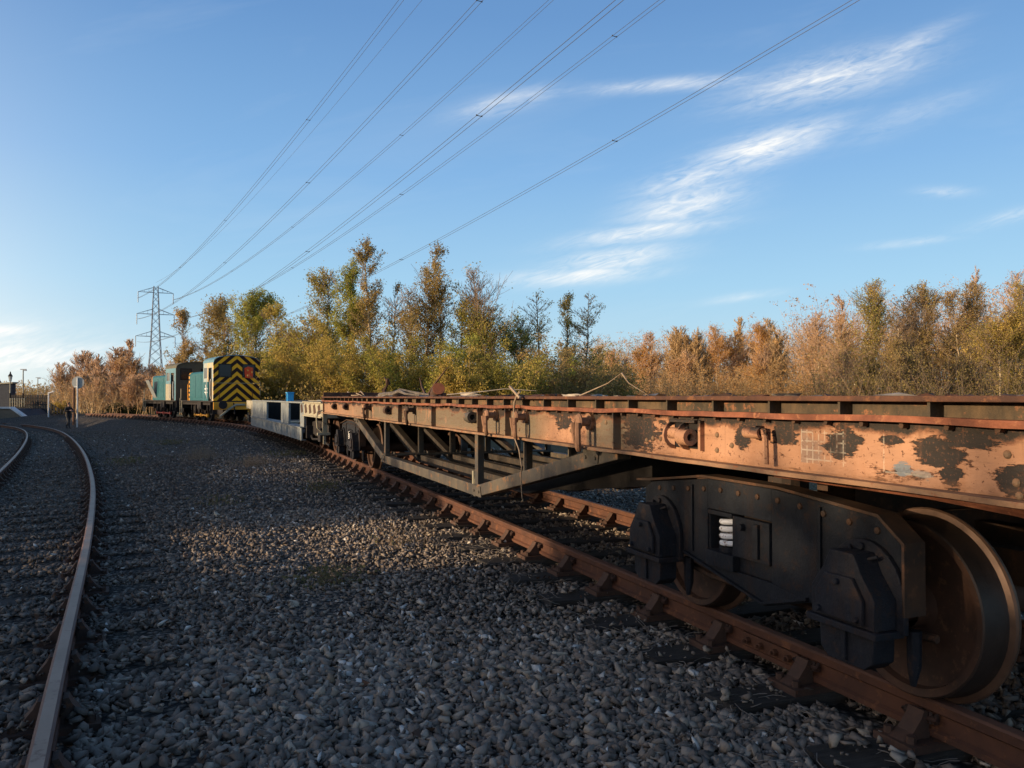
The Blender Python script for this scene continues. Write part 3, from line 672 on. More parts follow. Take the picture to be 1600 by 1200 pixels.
b = MB(); pipe_y(b, 3.13 - WS, 1.10, .026, .11, .015); b.box(3.06 - WS, 3.1 - WS, 1.275, 1.32, 1.07, 1.13); b.tube([(3.0 - WS, 1.325, 1.12), (2.99 - WS, 1.325, 1.08), (2.985 - WS, 1.325, .965)], .014, 7); b.build('tube_stub', ['salmon', 'dark'], wag, 0, True)
b = MB(); x = 3.68 - WS                                # winch housing let into the beam
b.lathe([(.075, x + .13), (.075, x + .115), (.055, x + .115)], 16, 'x', (0, 1.275, 1.06)); b.lathe([(.075, x - .0), (.075, x - .015), (.05, x - .015)], 16, 'x', (0, 1.275, 1.06))
b.cyl((x + .12, 1.30, 1.07), (x - .02, 1.30, 1.07), .03, 12); pipe_y(b, x - .01, 1.055, .043, .085, .02); b.box(x - .13, x + .12, 1.2755, 1.279, .995, 1.13, 1)
b.box(x - .15, x - .13, 1.275, 1.30, .99, 1.14); b.box(x - .12, x + .12, 1.275, 1.315, 1.128, 1.142)
b.build('winch_housing', ['salmon', 'dark'], wag, 0, True)
for s, z in ((7.28, 1.075), (10.9, 1.08), (14.3, 1.09), (15.6, 1.08)):
    b = MB(); x = s - WS; b.cyl((x + .05, 1.275, z), (x + .05, 1.315, z), .06, 12); pipe_y(b, x + .02, z, .05, .13, .026); b.build('roller', ['truss' if s < 8 else 'bogie_top', 'dark'], wag, 0, True)
bl = MB(); bl.lathe([(.014, 0), (.014, .003), (.009, .008), (0, .010)], 10, 'y', (0, 1.275, 0)); blm = bl.mesh('rivet', 'salmon')
for s, z in [(3.42, 1.075), (3.42, 1.0), (3.30, 1.03), (3.9, 1.09), (3.95, 1.03), (4.03, 1.03), (4.1, 1.015), (1.87, 1.08), (1.84, .995), (1.83, .955), (5.1, 1.06), (5.12, 1.03), (5.3, 1.1), (4.6, 1.1), (6.1, 1.0), (1.55, 1.05)]:
    o = link('rivet', blm, wag); o.location = (s - WS, 0, z)
o_ = MB()
for k in range(46):
    s = 1.5 + k * .19; o_.cyl((s - WS, 1.278, 1.158), (s - WS, 1.305, 1.158), .011, 6)
o_.build('bolt_row', 'bogie_top', wag, kind='stuff')
b = MB(); b.tube([(1.0 - WS, 1.1, .80), (1.6 - WS, 1.1, .83), (1.95 - WS, 1.12, .885), (2.3 - WS, 1.14, .905), (3.2 - WS, 1.1, .9)], .02, 7); b.build('brake_pipe', 'rust_red', wag, 0, True)

MAT['tread'] = worn('tread_dark', (.05, .033, .025), (.035, .025, .02), None, 7, rough=.5, metal=.2)  # tread darkened beside a lighter flange; the flange highlight is put into the colours
def prism_ring(b, outer_pts, y0, y1, mi=0): b.prism(outer_pts, y0, y1, 'y', mi)
def bogie(cx):
    bo = MB(); bo.box(-.2, .2, -.98, .98, .45, .66); bo.box(-.14, .14, -.5, .5, .66, .8); bo.cyl((0, 0, .8), (0, 0, .93), .2, 16); bo.box(-1.0, 1.0, -.35, -.25, .45, .6); bo.box(-1.0, 1.0, .25, .35, .45, .6)
    bo.cyl((-.02, .82, .66), (-.02, .82, .90), .10, 14); o = bo.build('bogie', 'bogie_top', wag); o.location = (cx, 0, 0)
    for sg in (1, -1):
        b = MB()
        y0, y1 = sorted((1.03 * sg, 1.05 * sg))
        b.prism([(-.99, .40), (-.99, .68), (-.86, .77), (-.18, .815), (-.18, .36), (-.45, .33), (-.58, .38), (-.58, .42)], y0, y1)          # near half
        b.prism([(.36, .36), (.36, .815), (.95, .745), (1.03, .70), (1.03, .42), (.62, .42), (.60, .37)], y0, y1)
        b.prism([(-.18, .655), (-.18, .815), (.36, .815), (.36, .655)], y0, y1)
        b.prism([(-.45, .33), (-.18, .36), (.36, .36), (.60, .37), (-.12, .235)], y0, y1)
        for xx in (-.18, .35):
            b.box(xx, xx + .012, *sorted((.86 * sg, 1.04 * sg)), .37, .68)
        b.build('side_frame', 'black_iron', o, .004)
        for xx in (-.52, .5):
            rb = MB(); rb.prism([(xx - .007, .40), (xx + .007, .40), (xx + .007, .77), (xx - .007, .77)], *sorted((1.05 * sg, 1.062 * sg))); rb.build('rib', 'black_iron', o)
        rb = MB(); rb.strip([(-.44, .345), (-.12, .252), (.58, .385)], .03, .012, 1.07 if sg > 0 else -1.04); rb.build('bottom_flange', 'black_iron', o)
    for sg in (1, -1):
        t = MB(); t.strip([(-1.0, .40), (-1.0, .685), (-.87, .78), (-.25, .828), (.38, .828), (.95, .757), (1.10, .745)], .11, .014, 1.075 if sg > 0 else -.965)
        t.build('top_flange', 'bogie_top', o, .002)
        r = MB()
        for k in range(12):
            x = -.85 + k * .155; zt = .815 - max(0, abs(x) - .3) * .09; r.lathe([(.016, 0), (.014, .008), (0, .012)], 8, 'y', (x, 1.05, zt - .05)) if sg > 0 else None
        if sg > 0: r.build('rivet_row', 'bogie_top', o, kind='stuff')
        bb = MB(); y0, y1 = sorted((.90 * sg, 1.06 * sg)); bb.box(.10, .345, *sorted((.90 * sg, 1.075 * sg)), .36, .44); bb.cyl((.215, .985 * sg, .44), (.215, .985 * sg, .47), .075, 14)
        bb.box(-.17, .125, *sorted((1.03 * sg, 1.058 * sg)), .44, .645); bb.box(-.175, .15, *sorted((.90 * sg, 1.03 * sg)), .36, .45); bb.box(-.10, -.06, *sorted((1.058 * sg, 1.075 * sg)), .46, .63); bb.cyl((.03, 1.05 * sg, .6), (.03, 1.085 * sg, .6), .018, 8)
        bb.box(-.17, .35, *sorted((.84 * sg, .86 * sg)), .37, .65); bb.box(.13, .345, *sorted((.90 * sg, 1.06 * sg)), .63, .652)
        bb.build('bolster_pocket', 'black_iron', o, .003)
        P = []
        for k in range(0, 4 * 16 + 1):
            a_ = 2 * math.pi * k / 16; P.append((.205 + .070 * math.cos(a_), .985 * sg + .066 * math.sin(a_), .480 + .150 * k / 64))
        sp_ = MB(); sp_.tube(P, .0148, 8); sp_.build('coil_spring', 'white_paint', o, 0, True)
        for ax in (-.79, .815):
            a_ = MB(); ys = sorted((1.05 * sg, 1.075 * sg)); arch = [(ax - .215, .33)] + [(ax + .215 * math.cos(math.pi * (1 - k / 14)), .44 + .235 * math.sin(math.pi * k / 14)) for k in range(15)] + [(ax + .215, .33)]
            a_.prism(arch, *ys)
            fr = lambda *q: [(ax + u, v) for u, v in q]
            a_.prism(fr((-.175, .345), (.175, .345), (.175, .465), (.105, .555), (.065, .63), (-.065, .63), (-.105, .555), (-.175, .465)), *sorted((1.074 * sg, 1.185 * sg)))
            a_.prism(fr((-.13, .36), (.13, .36), (.13, .455), (.075, .535), (-.075, .535), (-.13, .455)), *sorted((1.186 * sg, 1.205 * sg)))
            a_.box(ax - .195, ax + .195, *sorted((1.052 * sg, 1.20 * sg)), .315, .343)
            a_.prism(fr((-.15, .313), (.15, .313), (.145, .21), (.10, .175), (-.10, .175), (-.145, .21)), *sorted((1.055 * sg, 1.165 * sg)))
            a_.box(ax - .012, ax + .012, *sorted((1.166 * sg, 1.18 * sg)), .19, .31)
            for bx_, bz_ in ((-.105, .38), (.105, .38), (0, .51)): a_.cyl((ax + bx_, 1.2 * sg, bz_), (ax + bx_, 1.222 * sg, bz_), .014, 6)
            a_.cyl((ax, 1.07 * sg, .645), (ax, 1.09 * sg, .645), .016, 8); a_.tube([(ax + .06, 1.085 * sg, .64), (ax - .02, 1.14 * sg, .585), (ax - .11, 1.10 * sg, .62)], .009, 6)
            a_.box(ax + .02, ax + .08, *sorted((1.12 * sg, 1.155 * sg)), .21, .26)
            for bx_ in (-.165, -.06, .06, .165): a_.cyl((ax + bx_, 1.17 * sg, .343), (ax + bx_, 1.17 * sg, .365), .014, 6)
            a_.tube([(ax - .19, 1.0 * sg, .34), (ax - .19, 1.0 * sg, .20), (ax - .185, 1.0 * sg, .12)], [.03, .028, .012], 7)
            a_.build('axlebox', 'axle_black', o, .011, True)
    rg = MB(); rg.tube([(-1.0, .9, .30), (-.5, .93, .27), (.5, .93, .25), (1.0, .9, .30)], .018, 6); rg.tube([(-.5, .93, .27), (-.45, .93, .50)], .02, 6); rg.tube([(.45, .93, .26), (.42, .93, .50)], .02, 6); rg.box(-.47, -.41, .84, .90, .25, .55); rg.box(.41, .47, .84, .90, .25, .55); rg.build('brake_rigging', 'bogie_top', o)
    for ax in (-.79, .815):
        w = MB()
        for sg in (1, -1):
            pr = [(.085, .86), (.085, .80), (.10, .775), (.17, .765), (.27, .79), (.325, .80), (.332, .832), (.362, .838), (.368, .832), (.373, .765), (.376, .728), (.380, .718), (.402, .712), (.408, .702), (.400, .68), (.33, .68), (.31, .70), (.12, .72), (.08, .68), (.08, .0)]
            w.lathe([(r, hh * sg) for r, hh in pr[:8]], 56, 'y', (ax, 0, .376), 0); w.lathe([(r, hh * sg) for r, hh in pr[7:12]], 56, 'y', (ax, 0, .376), 2); w.lathe([(r, hh * sg) for r, hh in pr[11:16]], 56, 'y', (ax, 0, .376), 1); w.lathe([(r, hh * sg) for r, hh in pr[15:]], 56, 'y', (ax, 0, .376), 0)
        w.cyl((ax, -1.1, .376), (ax, 1.1, .376), .06, 12)
        w.build('wheelset', ['wheel', 'wheel_rim', 'tread'], o, 0, True)
MAT['axle_black'] = mat_grime('axlebox_grime', (.013, .014, .018), (.06, .036, .025))
bogie(3.48 - WS); bogie(15.3 - WS)
# white brake standard and steps at the far end
b = MB(); x = XF + .12; b.box(x - .02, x + .02, 1.20, 1.29, .50, 1.0); b.tube([(x, 1.30, .98), (x - .02, 1.40, .95), (x - .03, 1.42, .8), (x - .02, 1.40, .62), (x, 1.28, .5)], .016, 6); b.box(x - .05, x + .05, 1.14, 1.40, .47, .52); b.box(x - .02, x + .02, 1.23, 1.28, .28, .47)
b.build('end_step', 'cream', wag, .003)
# things lying on its deck
def on_deck(px, L):
    y = 1378 * L / (px - 315); s = (y - L * ST) / CT; return SL(s, L, 1.216)
P = on_deck(683, 3.1); lg = thing('log', 'sawn log with a red-brown cut face lying on the rusty wagon', 'log', P, R(100))
b = MB(); r_ = .105; b.tube([(-.28, 0, .09), (0, .01, .09), (.28, -.02, .10), (.4, .02, .12)], [.085, .09, .085, .07], 12); b.build('bark', 'log_bark', lg, 0, True)
b = MB(); b.cyl((-.296, 0, .09), (-.281, 0, .09), .083, 12); b.build('cut_face', 'log_cut', lg)
lg.rotation_euler = (0, R(14), R(100))
def rock_on(px, L, r, label, sq=(1.3, 1, .75)):
    kk = random.randrange(24); vv = SV[kk]; b = MB(); 
    vv2 = vv * r * np.array(sq); b.add([tuple(q) for q in vv2], [tuple(t) for t in ST_[kk]]); P = on_deck(px, L); P.z += r * .55
    o = b.build('rock', 'stone_pale', None, loc=P); m = o.modifiers.new('sub', 'SUBSURF'); m.subdivision_type = 'SIMPLE'; m.levels = 2; m.render_levels = 2
    t = bpy.data.textures.new('rock_relief', 'CLOUDS'); t.noise_scale = .08; dm = o.modifiers.new('relief', 'DISPLACE'); dm.texture = t; dm.strength = .05
    return tag(o, label, 'rock', 'pale rocks lying on the wagon deck')
rock_on(733, 3.0, .11, 'pale rock on the wagon deck nearest the red-brown log')
rock_on(897, 2.9, .075, 'longest pale rock at the near end of the deck rubble', (1.7, 1, .8)); rock_on(862, 2.9, .05, 'smallest pale rock on the deck, just beyond the longest one')
MAT['branch_grey'] = worn('weathered_branch', (.17, .145, .12), (.09, .075, .06), None, 12)
def branch(px, L, pts, r, label, mat):
    P = on_deck(px, L); b = MB()
    for q in pts: b.tube([Vector(t) for t in q], [r * (1 - .75 * i / (len(q) - 1)) for i in range(len(q))], 6)
    o = b.build('branch', mat, None, 0, True, loc=P); return tag(o, label, 'branch', 'dead branches lying on the wagon')
vd = Vector((-ST, CT, 0))
def along(*t): return [vd * a_ + Vector((CT, ST, 0)) * b_ + Vector((0, 0, .04 + c_ * .62)) for a_, b_, c_ in t]
branch(640, 2.9, [along((2.2, 0, .05), (1.5, .1, .10), (.9, .05, .16), (.3, 0, .08), (-.2, .1, .04)), along((.9, .05, .16), (.5, .2, .10), (.0, .3, .06)), along((1.5, .1, .1), (1.9, .25, .17), (2.3, .3, .08))], .042, 'thick grey crooked branch lying behind the deck edge', 'branch_grey')
branch(602, 3.2, [along((0, 0, 0), (.1, 0, .2), (.0, .05, .42), (.1, 0, .6)), along((.0, .05, .42), (-.2, 0, .55)), along((.1, 0, .2), (.5, .1, .30))], .05, 'upright brown stump with short forks standing on the wagon', 'log_bark')
branch(560, 3.0, [along((1.2, 0, .05), (.4, 0, .14), (-.5, 0, .03)), along((.9, .1, .02), (.3, .1, .19), (-.2, .1, .02)), along((.7, -.1, .16), (.2, -.1, .05), (-.6, -.1, .06))], .022, 'tangle of thin brown twigs at the far end of the deck', 'stick')
branch(845, 2.7, [along((3.2, .1, .05), (1.8, .1, .10), (.9, 0, .13), (.1, 0, .09))], .006, 'long thin pale stick lying almost level along the deck', 'stick_grey')
branch(915, 2.6, [along((.1, 0, .02), (-.15, .1, .16), (-.36, .1, .27)), along((-.36, .1, .27), (-.42, .12, .16), (-.55, .2, .02))], .006, 'thin pale stick bent into a peak at the near end of the deck', 'stick')
branch(668, 3.3, [along((0, 0, .03), (-.4, 0, .3), (-.75, .1, .7)), along((0.1, 0, .03), (.35, 0, .25), (.5, 0, .5))], .03, 'forked brown stick rising behind the sawn log', 'log_bark')
lit = MB()
for _ in range(520):                                   # rusty scale, bark and leaf litter lying along the deck
    s_ = random.uniform(6.5, 17) if random.random() < .8 else random.uniform(2, 7); q = SL(s_, random.uniform(2.55, 4.2), 1.222 + random.uniform(0, .05)); r_ = random.uniform(.02, .07); kk = random.randrange(24)
    lit.add([(q.x + c[0] * r_ * 1.6, q.y + c[1] * r_ * 1.6, q.z + c[2] * r_ * .8) for c in SV2[kk]], [tuple(f) for f in ST2[kk]], random.randrange(3))
lit.build('deck_litter', ['log_bark', 'rust', 'stick_grey'], None, kind='stuff')
b = MB(); P0 = SL(5.9, 2.245, 0)
b.tube([P0 + Vector((0, 0, q)) + Vector((-ST, CT, 0)) * w for q, w in ((1.30, -.10), (1.27, -.03), (1.22, .02), (1.1, .04), (1.0, .03), (.93, 0), (.86, -.08), (.74, -.13), (.62, -.12), (.5, -.14))], [.008, .009, .009, .008, .007, .006, .006, .005, .004, .003], 5)
b.tube([P0 + Vector((0, 0, 1.29)), P0 + Vector((-ST * .12, CT * .12, 1.34)), P0 + Vector((ST * .1, -CT * .1, 1.25))], .012, 5)
tag(b.build('dead_stem', 'stick', None), 'dry trailing plant stem hanging over the wagon side past the hooks', 'stem')

# ------------------------------------------------------------------ pale grey well wagon
A0, A1 = 19.3, 36.2
q0, q1 = track(A0)[0], track(A1)[0]
hh = math.atan2((q1 - q0).y, (q1 - q0).x); wc = (q0 + q1) / 2; LW = (q1 - q0).length
well = thing('well_wagon', 'pale grey well wagon with square side openings and a sunken floor', 'wagon', wc, hh)
def X(s): return (s - A0) - LW / 2
for sg in (1, -1):
    y0, y1 = sorted((1.19 * sg, 1.25 * sg))
    for xa, xb in ((32.6, 28.2), (24.7, 23.2), (21.2, 20.6)):
        b = MB(); b.box(X(xb), X(xa), y0, y1, .528, 1.10); b.build('side_panel', 'pale_grey', well, .006)
    b = MB(); b.prism([(X(20.6), .22), (X(32.6), .22), (X(32.6), .48), (X(29), .5), (X(20.6), .50)], *sorted((1.27 * sg, 1.31 * sg))); b.box(X(20.6), X(32.6), *sorted((1.19 * sg, 1.31 * sg)), .20, .225); b.box(X(20.6), X(32.6), *sorted((1.0 * sg, 1.34 * sg)), .505, .525)
    b.build('side_sill', 'pale_grey', well, .004)
    b = MB(); b.box(X(20.6), X(32.6), *sorted((1.15 * sg, 1.28 * sg)), 1.10, 1.14); b.build('top_rail', 'pale_grey', well, .004)
    for k in range(9):
        b = MB(); x = X(21.9 + k * 1.15); b.prism([(x - .25, .27), (x + .2, .29), (x + .12, .46), (x - .05, .40), (x - .18, .47)], *sorted((1.311 * sg, 1.314 * sg))); b.build('scrawl', 'graffiti', well)
    b = MB(); b.box(X(18.1), X(20.6), y0, y1, .83, 1.12); b.box(X(18.1), X(20.6), *sorted((1.15 * sg, 1.29 * sg)), .80, .83); b.box(X(18.1), X(20.6), *sorted((1.15 * sg, 1.29 * sg)), 1.12, 1.15); b.build('end_sole_bar', 'cream', well, .004)
    for k in range(5):
        b = MB(); x = X(18.5 + k * .6); b.prism([(x - .2, .9), (x + .1, .86), (x + .2, 1.05), (x - .05, 1.1)], *sorted((1.251 * sg, 1.254 * sg))); b.build('scrawl', 'bogie_top', well)
    b = MB(); b.box(X(32.6), X(34.9), y0, y1, .80, 1.12); b.build('end_sole_bar', 'cream', well, .004)
    b = MB(); b.box(X(32.62), X(33.2), y0, y1, .42, .8); b.build('end_panel', 'cream', well, .004)
b = MB(); b.box(X(20.6), X(32.6), -1.19, 1.19, .30, .36); b.build('well_floor', 'rust', well)
b = MB(); b.box(X(18.1), X(20.6), -1.19, 1.19, 1.05, 1.1); b.build('end_deck', 'rust', well)
b = MB(); b.box(X(32.6), X(34.9), -1.19, 1.19, 1.05, 1.1); b.build('end_deck', 'rust', well)
for xx in (20.6, 32.6):
    b = MB(); b.box(X(xx) - .03, X(xx) + .03, -1.185, 1.185, .37, 1.04); b.build('bulkhead', 'dark', well)
b = MB(); b.box(X(21.5), X(32.5), -1.18, -1.1, .36, 1.1); b.build('inner_wall', 'dark', well)  # far wall's inner side; its shadow is put into the near-black colour
for k, (xx, w_) in enumerate(((23.5, .9), (25.6, .8), (28.5, 1.1))):
    b = MB(); b.box(X(xx), X(xx) + w_, -.3, .9, .36, .47 + .05 * (k % 2)); b.build('timber_baulk', 'cream' if k == 1 else 'bogie_top', well, .01)
b = MB(); b.tube([(X(22.2), .9, .5), (X(23.6), .8, .95)], .02, 6); b.tube([(X(23.7), .9, .5), (X(22.4), .8, .93)], .02, 6); b.build('brace', 'rust', well)
def simple_bogie(root, cx, wb=.9, r=.42, name='bogie'):
    b = MB()
    for sg in (1, -1):
        b.prism([(-wb - .35, .42), (-wb - .35, .62), (-.3, .70), (.3, .70), (wb + .35, .62), (wb + .35, .42), (.4, .34), (-.4, .34)], *sorted((1.0 * sg, 1.05 * sg)))
        for ax in (-wb, wb): b.box(ax - .14, ax + .14, *sorted((1.05 * sg, 1.2 * sg)), .26, .56)
        for k in range(3): b.cyl((-.2 + .2 * k, 1.02 * sg, .34), (-.2 + .2 * k, 1.02 * sg, .64), .07, 8)
        b.tube([(-wb - .5, 1.06 * sg, .2), (-.5, 1.1 * sg, .3), (.5, 1.1 * sg, .25), (wb + .5, 1.06 * sg, .5)], .025, 6)
    o = b.build(name, 'loco_black', root); o.location = (cx, 0, 0)
    for ax in (-wb, wb):
        w = MB()
        for sg in (1, -1): w.lathe([(.08, .8 * sg), (r - .07, .78 * sg), (r - .06, .82 * sg), (r, .82 * sg), (r, .72 * sg), (r + .03, .7 * sg), (r + .03, .68 * sg), (.08, .68 * sg)], 28, 'y', (ax, 0, r))
        w.cyl((ax, -.7, r), (ax, .7, r), .07, 8); w.build('wheelset', 'wheel', o, 0, True)
    return o
simple_bogie(well, X(19.7)); simple_bogie(well, X(34.0), .55)
b = MB(); b.box(X(18.1) - .06, X(18.1), -1.25, 1.25, .8, 1.12); b.build('headstock', 'cream', well, .004)
b = MB(); b.box(X(34.9), X(34.9) + .06, -1.25, 1.25, .8, 1.12); b.build('headstock', 'cream', well, .004)
for xe, d_ in ((X(18.1) - .06, -1), (X(34.9) + .06, 1)):
    for yb in (.86, -.86):
        b = MB(); b.cyl((xe, yb, .97), (xe + d_ * .3, yb, .97), .08, 10); b.cyl((xe + d_ * .3, yb, .97), (xe + d_ * .33, yb, .97), .2, 16); b.build('buffer', 'loco_black', well, 0, True)
P = well.matrix_basis if False else None
m = Matrix.Translation(wc) @ Matrix.Rotation(hh, 4, 'Z')
cr = thing('plastic_crate', 'bright blue plastic crate standing on the rail of the pale grey wagon', 'crate', m @ Vector((X(23.5), 1.17, 1.141)), hh); cr.scale = (.37, .37, .6)
b = MB(); b.prism([(-.36, 0), (.36, 0), (.42, .36), (-.42, .36)], -.22, .22); b.build('crate_body', 'blue_crate', cr, .015)
b = MB(); b.box(-.46, .46, -.26, .26, .36, .41); b.build('rim', 'blue_crate', cr, .01)
for x in (-.22, 0, .22):
    b = MB(); b.box(x - .02, x + .02, .22, .25, .02, .36); b.build('rib', 'blue_crate', cr)

# ------------------------------------------------------------------ two diesel shunters
def loco(a_c, length, label, colours, chevron):
    q0, q1 = track(a_c - 1.6)[0], track(a_c + 1.6)[0]; h = math.atan2((q1 - q0).y, (q1 - q0).x)
    t = thing('diesel_shunter', label, 'locomotive', (q0 + q1) / 2, h)
    X0, X1 = -length / 2, length / 2; ZF = 1.06; cabw = 1.16; ztop = 3.34 if chevron else 3.28
    b = MB(); b.box(X0, X1, -1.25, 1.25, ZF - .06, ZF); b.box(X0, X1, *(-1.1, 1.1), ZF - .22, ZF - .06); b.build('footplate', 'loco_black', t, .004)
    xc0, xc1 = X0 + .25, X0 + 2.25
    def roofline(n=12, lift=0):
        return [(cabw * math.cos(math.pi * k / n), ztop - .36 + lift + .36 * math.sin(math.pi * k / n) ** .8) for k in range(n + 1)]
    body, side_c, bon_c = colours
    # rear sheet with two real window openings
    zw0, zw1 = 2.28, 2.88; wy = (.30, .88)
    def sheet(x0, x1, mat, name):
        b = MB()
        b.box(x0, x1, -cabw, cabw, ZF, zw0); b.box(x0, x1, -wy[0], wy[0], zw0, zw1); b.box(x0, x1, wy[1], cabw, zw0, zw1); b.box(x0, x1, -cabw, -wy[1], zw0, zw1)
        b.prism([(cabw, zw1)] + roofline() + [(-cabw, zw1)], x0, x1, 'x'); return b.build(name, mat, t)
    sheet(xc0, xc0 + .04, 'chevron' if chevron else body, 'cab_rear'); sheet(xc1 - .04, xc1, body, 'cab_front')
    for sg in (1, -1):
        ys = sorted((wy[0] * sg, wy[1] * sg))
        b = MB(); b.box(xc0 - .018, xc0, ys[0] - .04, ys[1] + .04, zw0 - .04, zw0); b.box(xc0 - .018, xc0, ys[0] - .04, ys[1] + .04, zw1, zw1 + .04); b.box(xc0 - .018, xc0, ys[0] - .04, ys[0], zw0, zw1); b.box(xc0 - .018, xc0, ys[1], ys[1] + .04, zw0, zw1)
        w = b.build('window', 'loco_black', t); b = MB(); b.box(xc0 + .01, xc0 + .018, ys[0], ys[1], zw0, zw1); b.build('pane', 'glass', w)
    # sides: cab panel, door opening, windows
    for sg in (1, -1):
        ys = sorted((1.125 * sg, 1.16 * sg)); b = MB()
        b.box(xc0 + .04, xc0 + .30, *ys, ZF, ztop - .36); b.box(xc0 + .30, xc0 + .98, *ys, ztop - .62, ztop - .36); b.box(xc0 + .98, xc1 - .04, *ys, 2.02, 2.2); b.box(xc0 + .98, xc0 + 1.2, *ys, 2.2, ztop - .36); b.box(xc1 - .2, xc1 - .04, *ys, 2.2, ztop - .36); b.box(xc0 + 1.2, xc1 - .2, *ys, ztop - .6, ztop - .36)
        b.build('cab_side', side_c[0], t)
        b = MB(); b.box(xc0 + .98, xc1 - .04, *ys, ZF, 2.02); b.build('cab_lower_side', side_c[1], t)
        b = MB(); b.box(xc0 + .34, xc0 + .96, *sorted((1.06 * sg, 1.09 * sg)), ZF, 2.15); d = b.build('door', 'dark', t); b = MB(); b.box(xc0 + .4, xc0 + .9, *sorted((1.068 * sg, 1.082 * sg)), 2.2, 2.7); b.build('pane', 'glass', d)
        b = MB(); b.box(xc0 + 1.2, xc1 - .2, *sorted((1.135 * sg, 1.145 * sg)), 2.2, ztop - .6); b.build('side_window', 'glass', t)
        for x in (xc0 + .30, xc0 + .98):
            b = MB(); b.tube([(x, 1.22 * sg, ZF + .1), (x, 1.25 * sg, ZF + .3), (x, 1.25 * sg, 2.0), (x, 1.22 * sg, 2.15)], .018, 6); b.build('handrail', 'white', t)
    b = MB(); n = 14; rl = roofline(n, .03); rl2 = roofline(n, -.0)
    b.prism(rl + rl2[::-1], xc0 - .06, xc1 + .08, 'x'); b.build('roof', side_c[2], t)
    b = MB(); b.box(xc0 + .05, xc1 - .05, -1.1, 1.1, ZF + .4, ZF + .9); b.build('cab_desk', 'dark', t)
    # bonnet
    bw, bz = .92, 2.62 if chevron else 2.58; xb1 = X1 - .75
    prof = [(bw, ZF), (bw, bz - .12), (bw - .06, bz - .04), (bw - .16, bz), (-bw + .16, bz), (-bw + .06, bz - .04), (-bw, bz - .12), (-bw, ZF)]
    b = MB(); b.prism(prof, xc1, xb1 - .16, 'x'); b.build('bonnet', bon_c[0], t, .01)
    b = MB(); b.prism([(y_ * 1.012, z_ + (.008 if z_ > 2 else 0)) for y_, z_ in prof], xb1 - .16, xb1, 'x'); nose = b.build('nose', bon_c[1], t, .01)
    b = MB()
    for k in range(6): b.box(xb1, xb1 + .012, -.6, .6, 1.4 + k * .17, 1.5 + k * .17)
    b.build('grille_slat', 'loco_black', nose)
    for k in range(3):
        for sg in (1, -1):
            xx = xc1 + .15 + k * (xb1 - xc1 - .4) / 3; b = MB(); b.box(xx, xx + (xb1 - xc1 - .4) / 3 - .05, *sorted((bw * sg, (bw + .014) * sg)), ZF + .15, bz - .2); b.build('bonnet_door', bon_c[0], t, .004)
    b = MB(); b.cyl((xb1 - .7, 0, bz), (xb1 - .7, 0, bz + .35), .09, 12); b.build('exhaust', 'loco_black', t, 0, True)
    # buffer beams, buffers, hoses
    for xe, d_ in ((X0, -1), (X1, 1)):
        b = MB(); b.box(xe, xe + d_ * .06, -1.22, 1.22, .62, 1.0); b.build('buffer_beam', 'yellow' if (chevron and d_ < 0) else ('loco_black'), t, .006)
        for yb in (.86, -.86):
            b = MB(); b.cyl((xe + d_ * .06, yb, .86), (xe + d_ * .4, yb, .86), .09, 12); b.cyl((xe + d_ * .4, yb, .86), (xe + d_ * .44, yb, .86), .21, 18); b.build('buffer', 'loco_black', t, 0, True)
        b = MB(); b.tube([(xe + d_ * .07, .25, .95), (xe + d_ * .2, .25, .75), (xe + d_ * .25, .25, .4)], .03, 8); b.build('brake_hose', 'loco_black', t, 0, True)
    # wheels, rods, frames
    b = MB()
    for sg in (1, -1): b.box(X0 + .5, X1 - .5, *sorted((.58 * sg, .62 * sg)), .35, ZF - .2)
    b.build('frame', 'loco_black', t)
    wx = (-1.35, .0, 1.35) if length > 6.6 else (-1.2, 0, 1.2)
    for x in wx:
        w = MB(); rr_ = .47
        for sg in (1, -1):
            w.lathe([(.10, .86 * sg), (.12, .80 * sg), (rr_ - .09, .78 * sg), (rr_ - .07, .83 * sg), (rr_, .83 * sg), (rr_, .73 * sg), (rr_ + .03, .71 * sg), (rr_ + .03, .69 * sg), (.1, .69 * sg)], 30, 'y', (x, 0, rr_))
            for k in range(8):
                a = k * math.pi / 4; w.box(0, 0, 0, 0, 0, 0) if False else w.tube([(x + .1 * math.cos(a), .8 * sg, rr_ + .1 * math.sin(a)), (x + .38 * math.cos(a), .8 * sg, rr_ + .38 * math.sin(a))], .03, 5)
        w.cyl((x, -.8, rr_), (x, .8, rr_), .08, 8); w.build('wheelset', 'loco_black', t, 0, True)
    rodm = 'yellow' if chevron else 'red'
    for sg in (1, -1):
        b = MB(); ys = sorted((.90 * sg, .95 * sg)); b.box(wx[0] - .1, wx[2] + .1, *ys, .25, .33)
        for x in wx: b.cyl((x, .89 * sg, .29), (x, .98 * sg, .29), .10, 10)
        b.build('coupling_rod', rodm, t, .005)
        for k in range(5):
            x = wx[0] - .4 + k * .85; b = MB(); b.box(x, x + .1, *sorted((.95 * sg, 1.05 * sg)), .55, ZF - .2); b.tube([(x + .05, 1.0 * sg, .6), (x + .15, 1.0 * sg, .35)], .03, 6); b.build('brake_hanger', 'loco_black', t)
        for x in (X1 - .28, ):
            b = MB(); b.tube([(x - .2, 1.24 * sg, ZF), (x - .2, 1.24 * sg, .36), (x + .2, 1.24 * sg, .36), (x + .2, 1.24 * sg, ZF + .12)], .03, 6); b.build('step_frame', 'cream', t)
            b = MB(); b.tube([(x + .2, 1.2 * sg, ZF), (x + .2, 1.2 * sg, 1.72)], .03, 6); b.build('lamp_iron', 'cream', t)
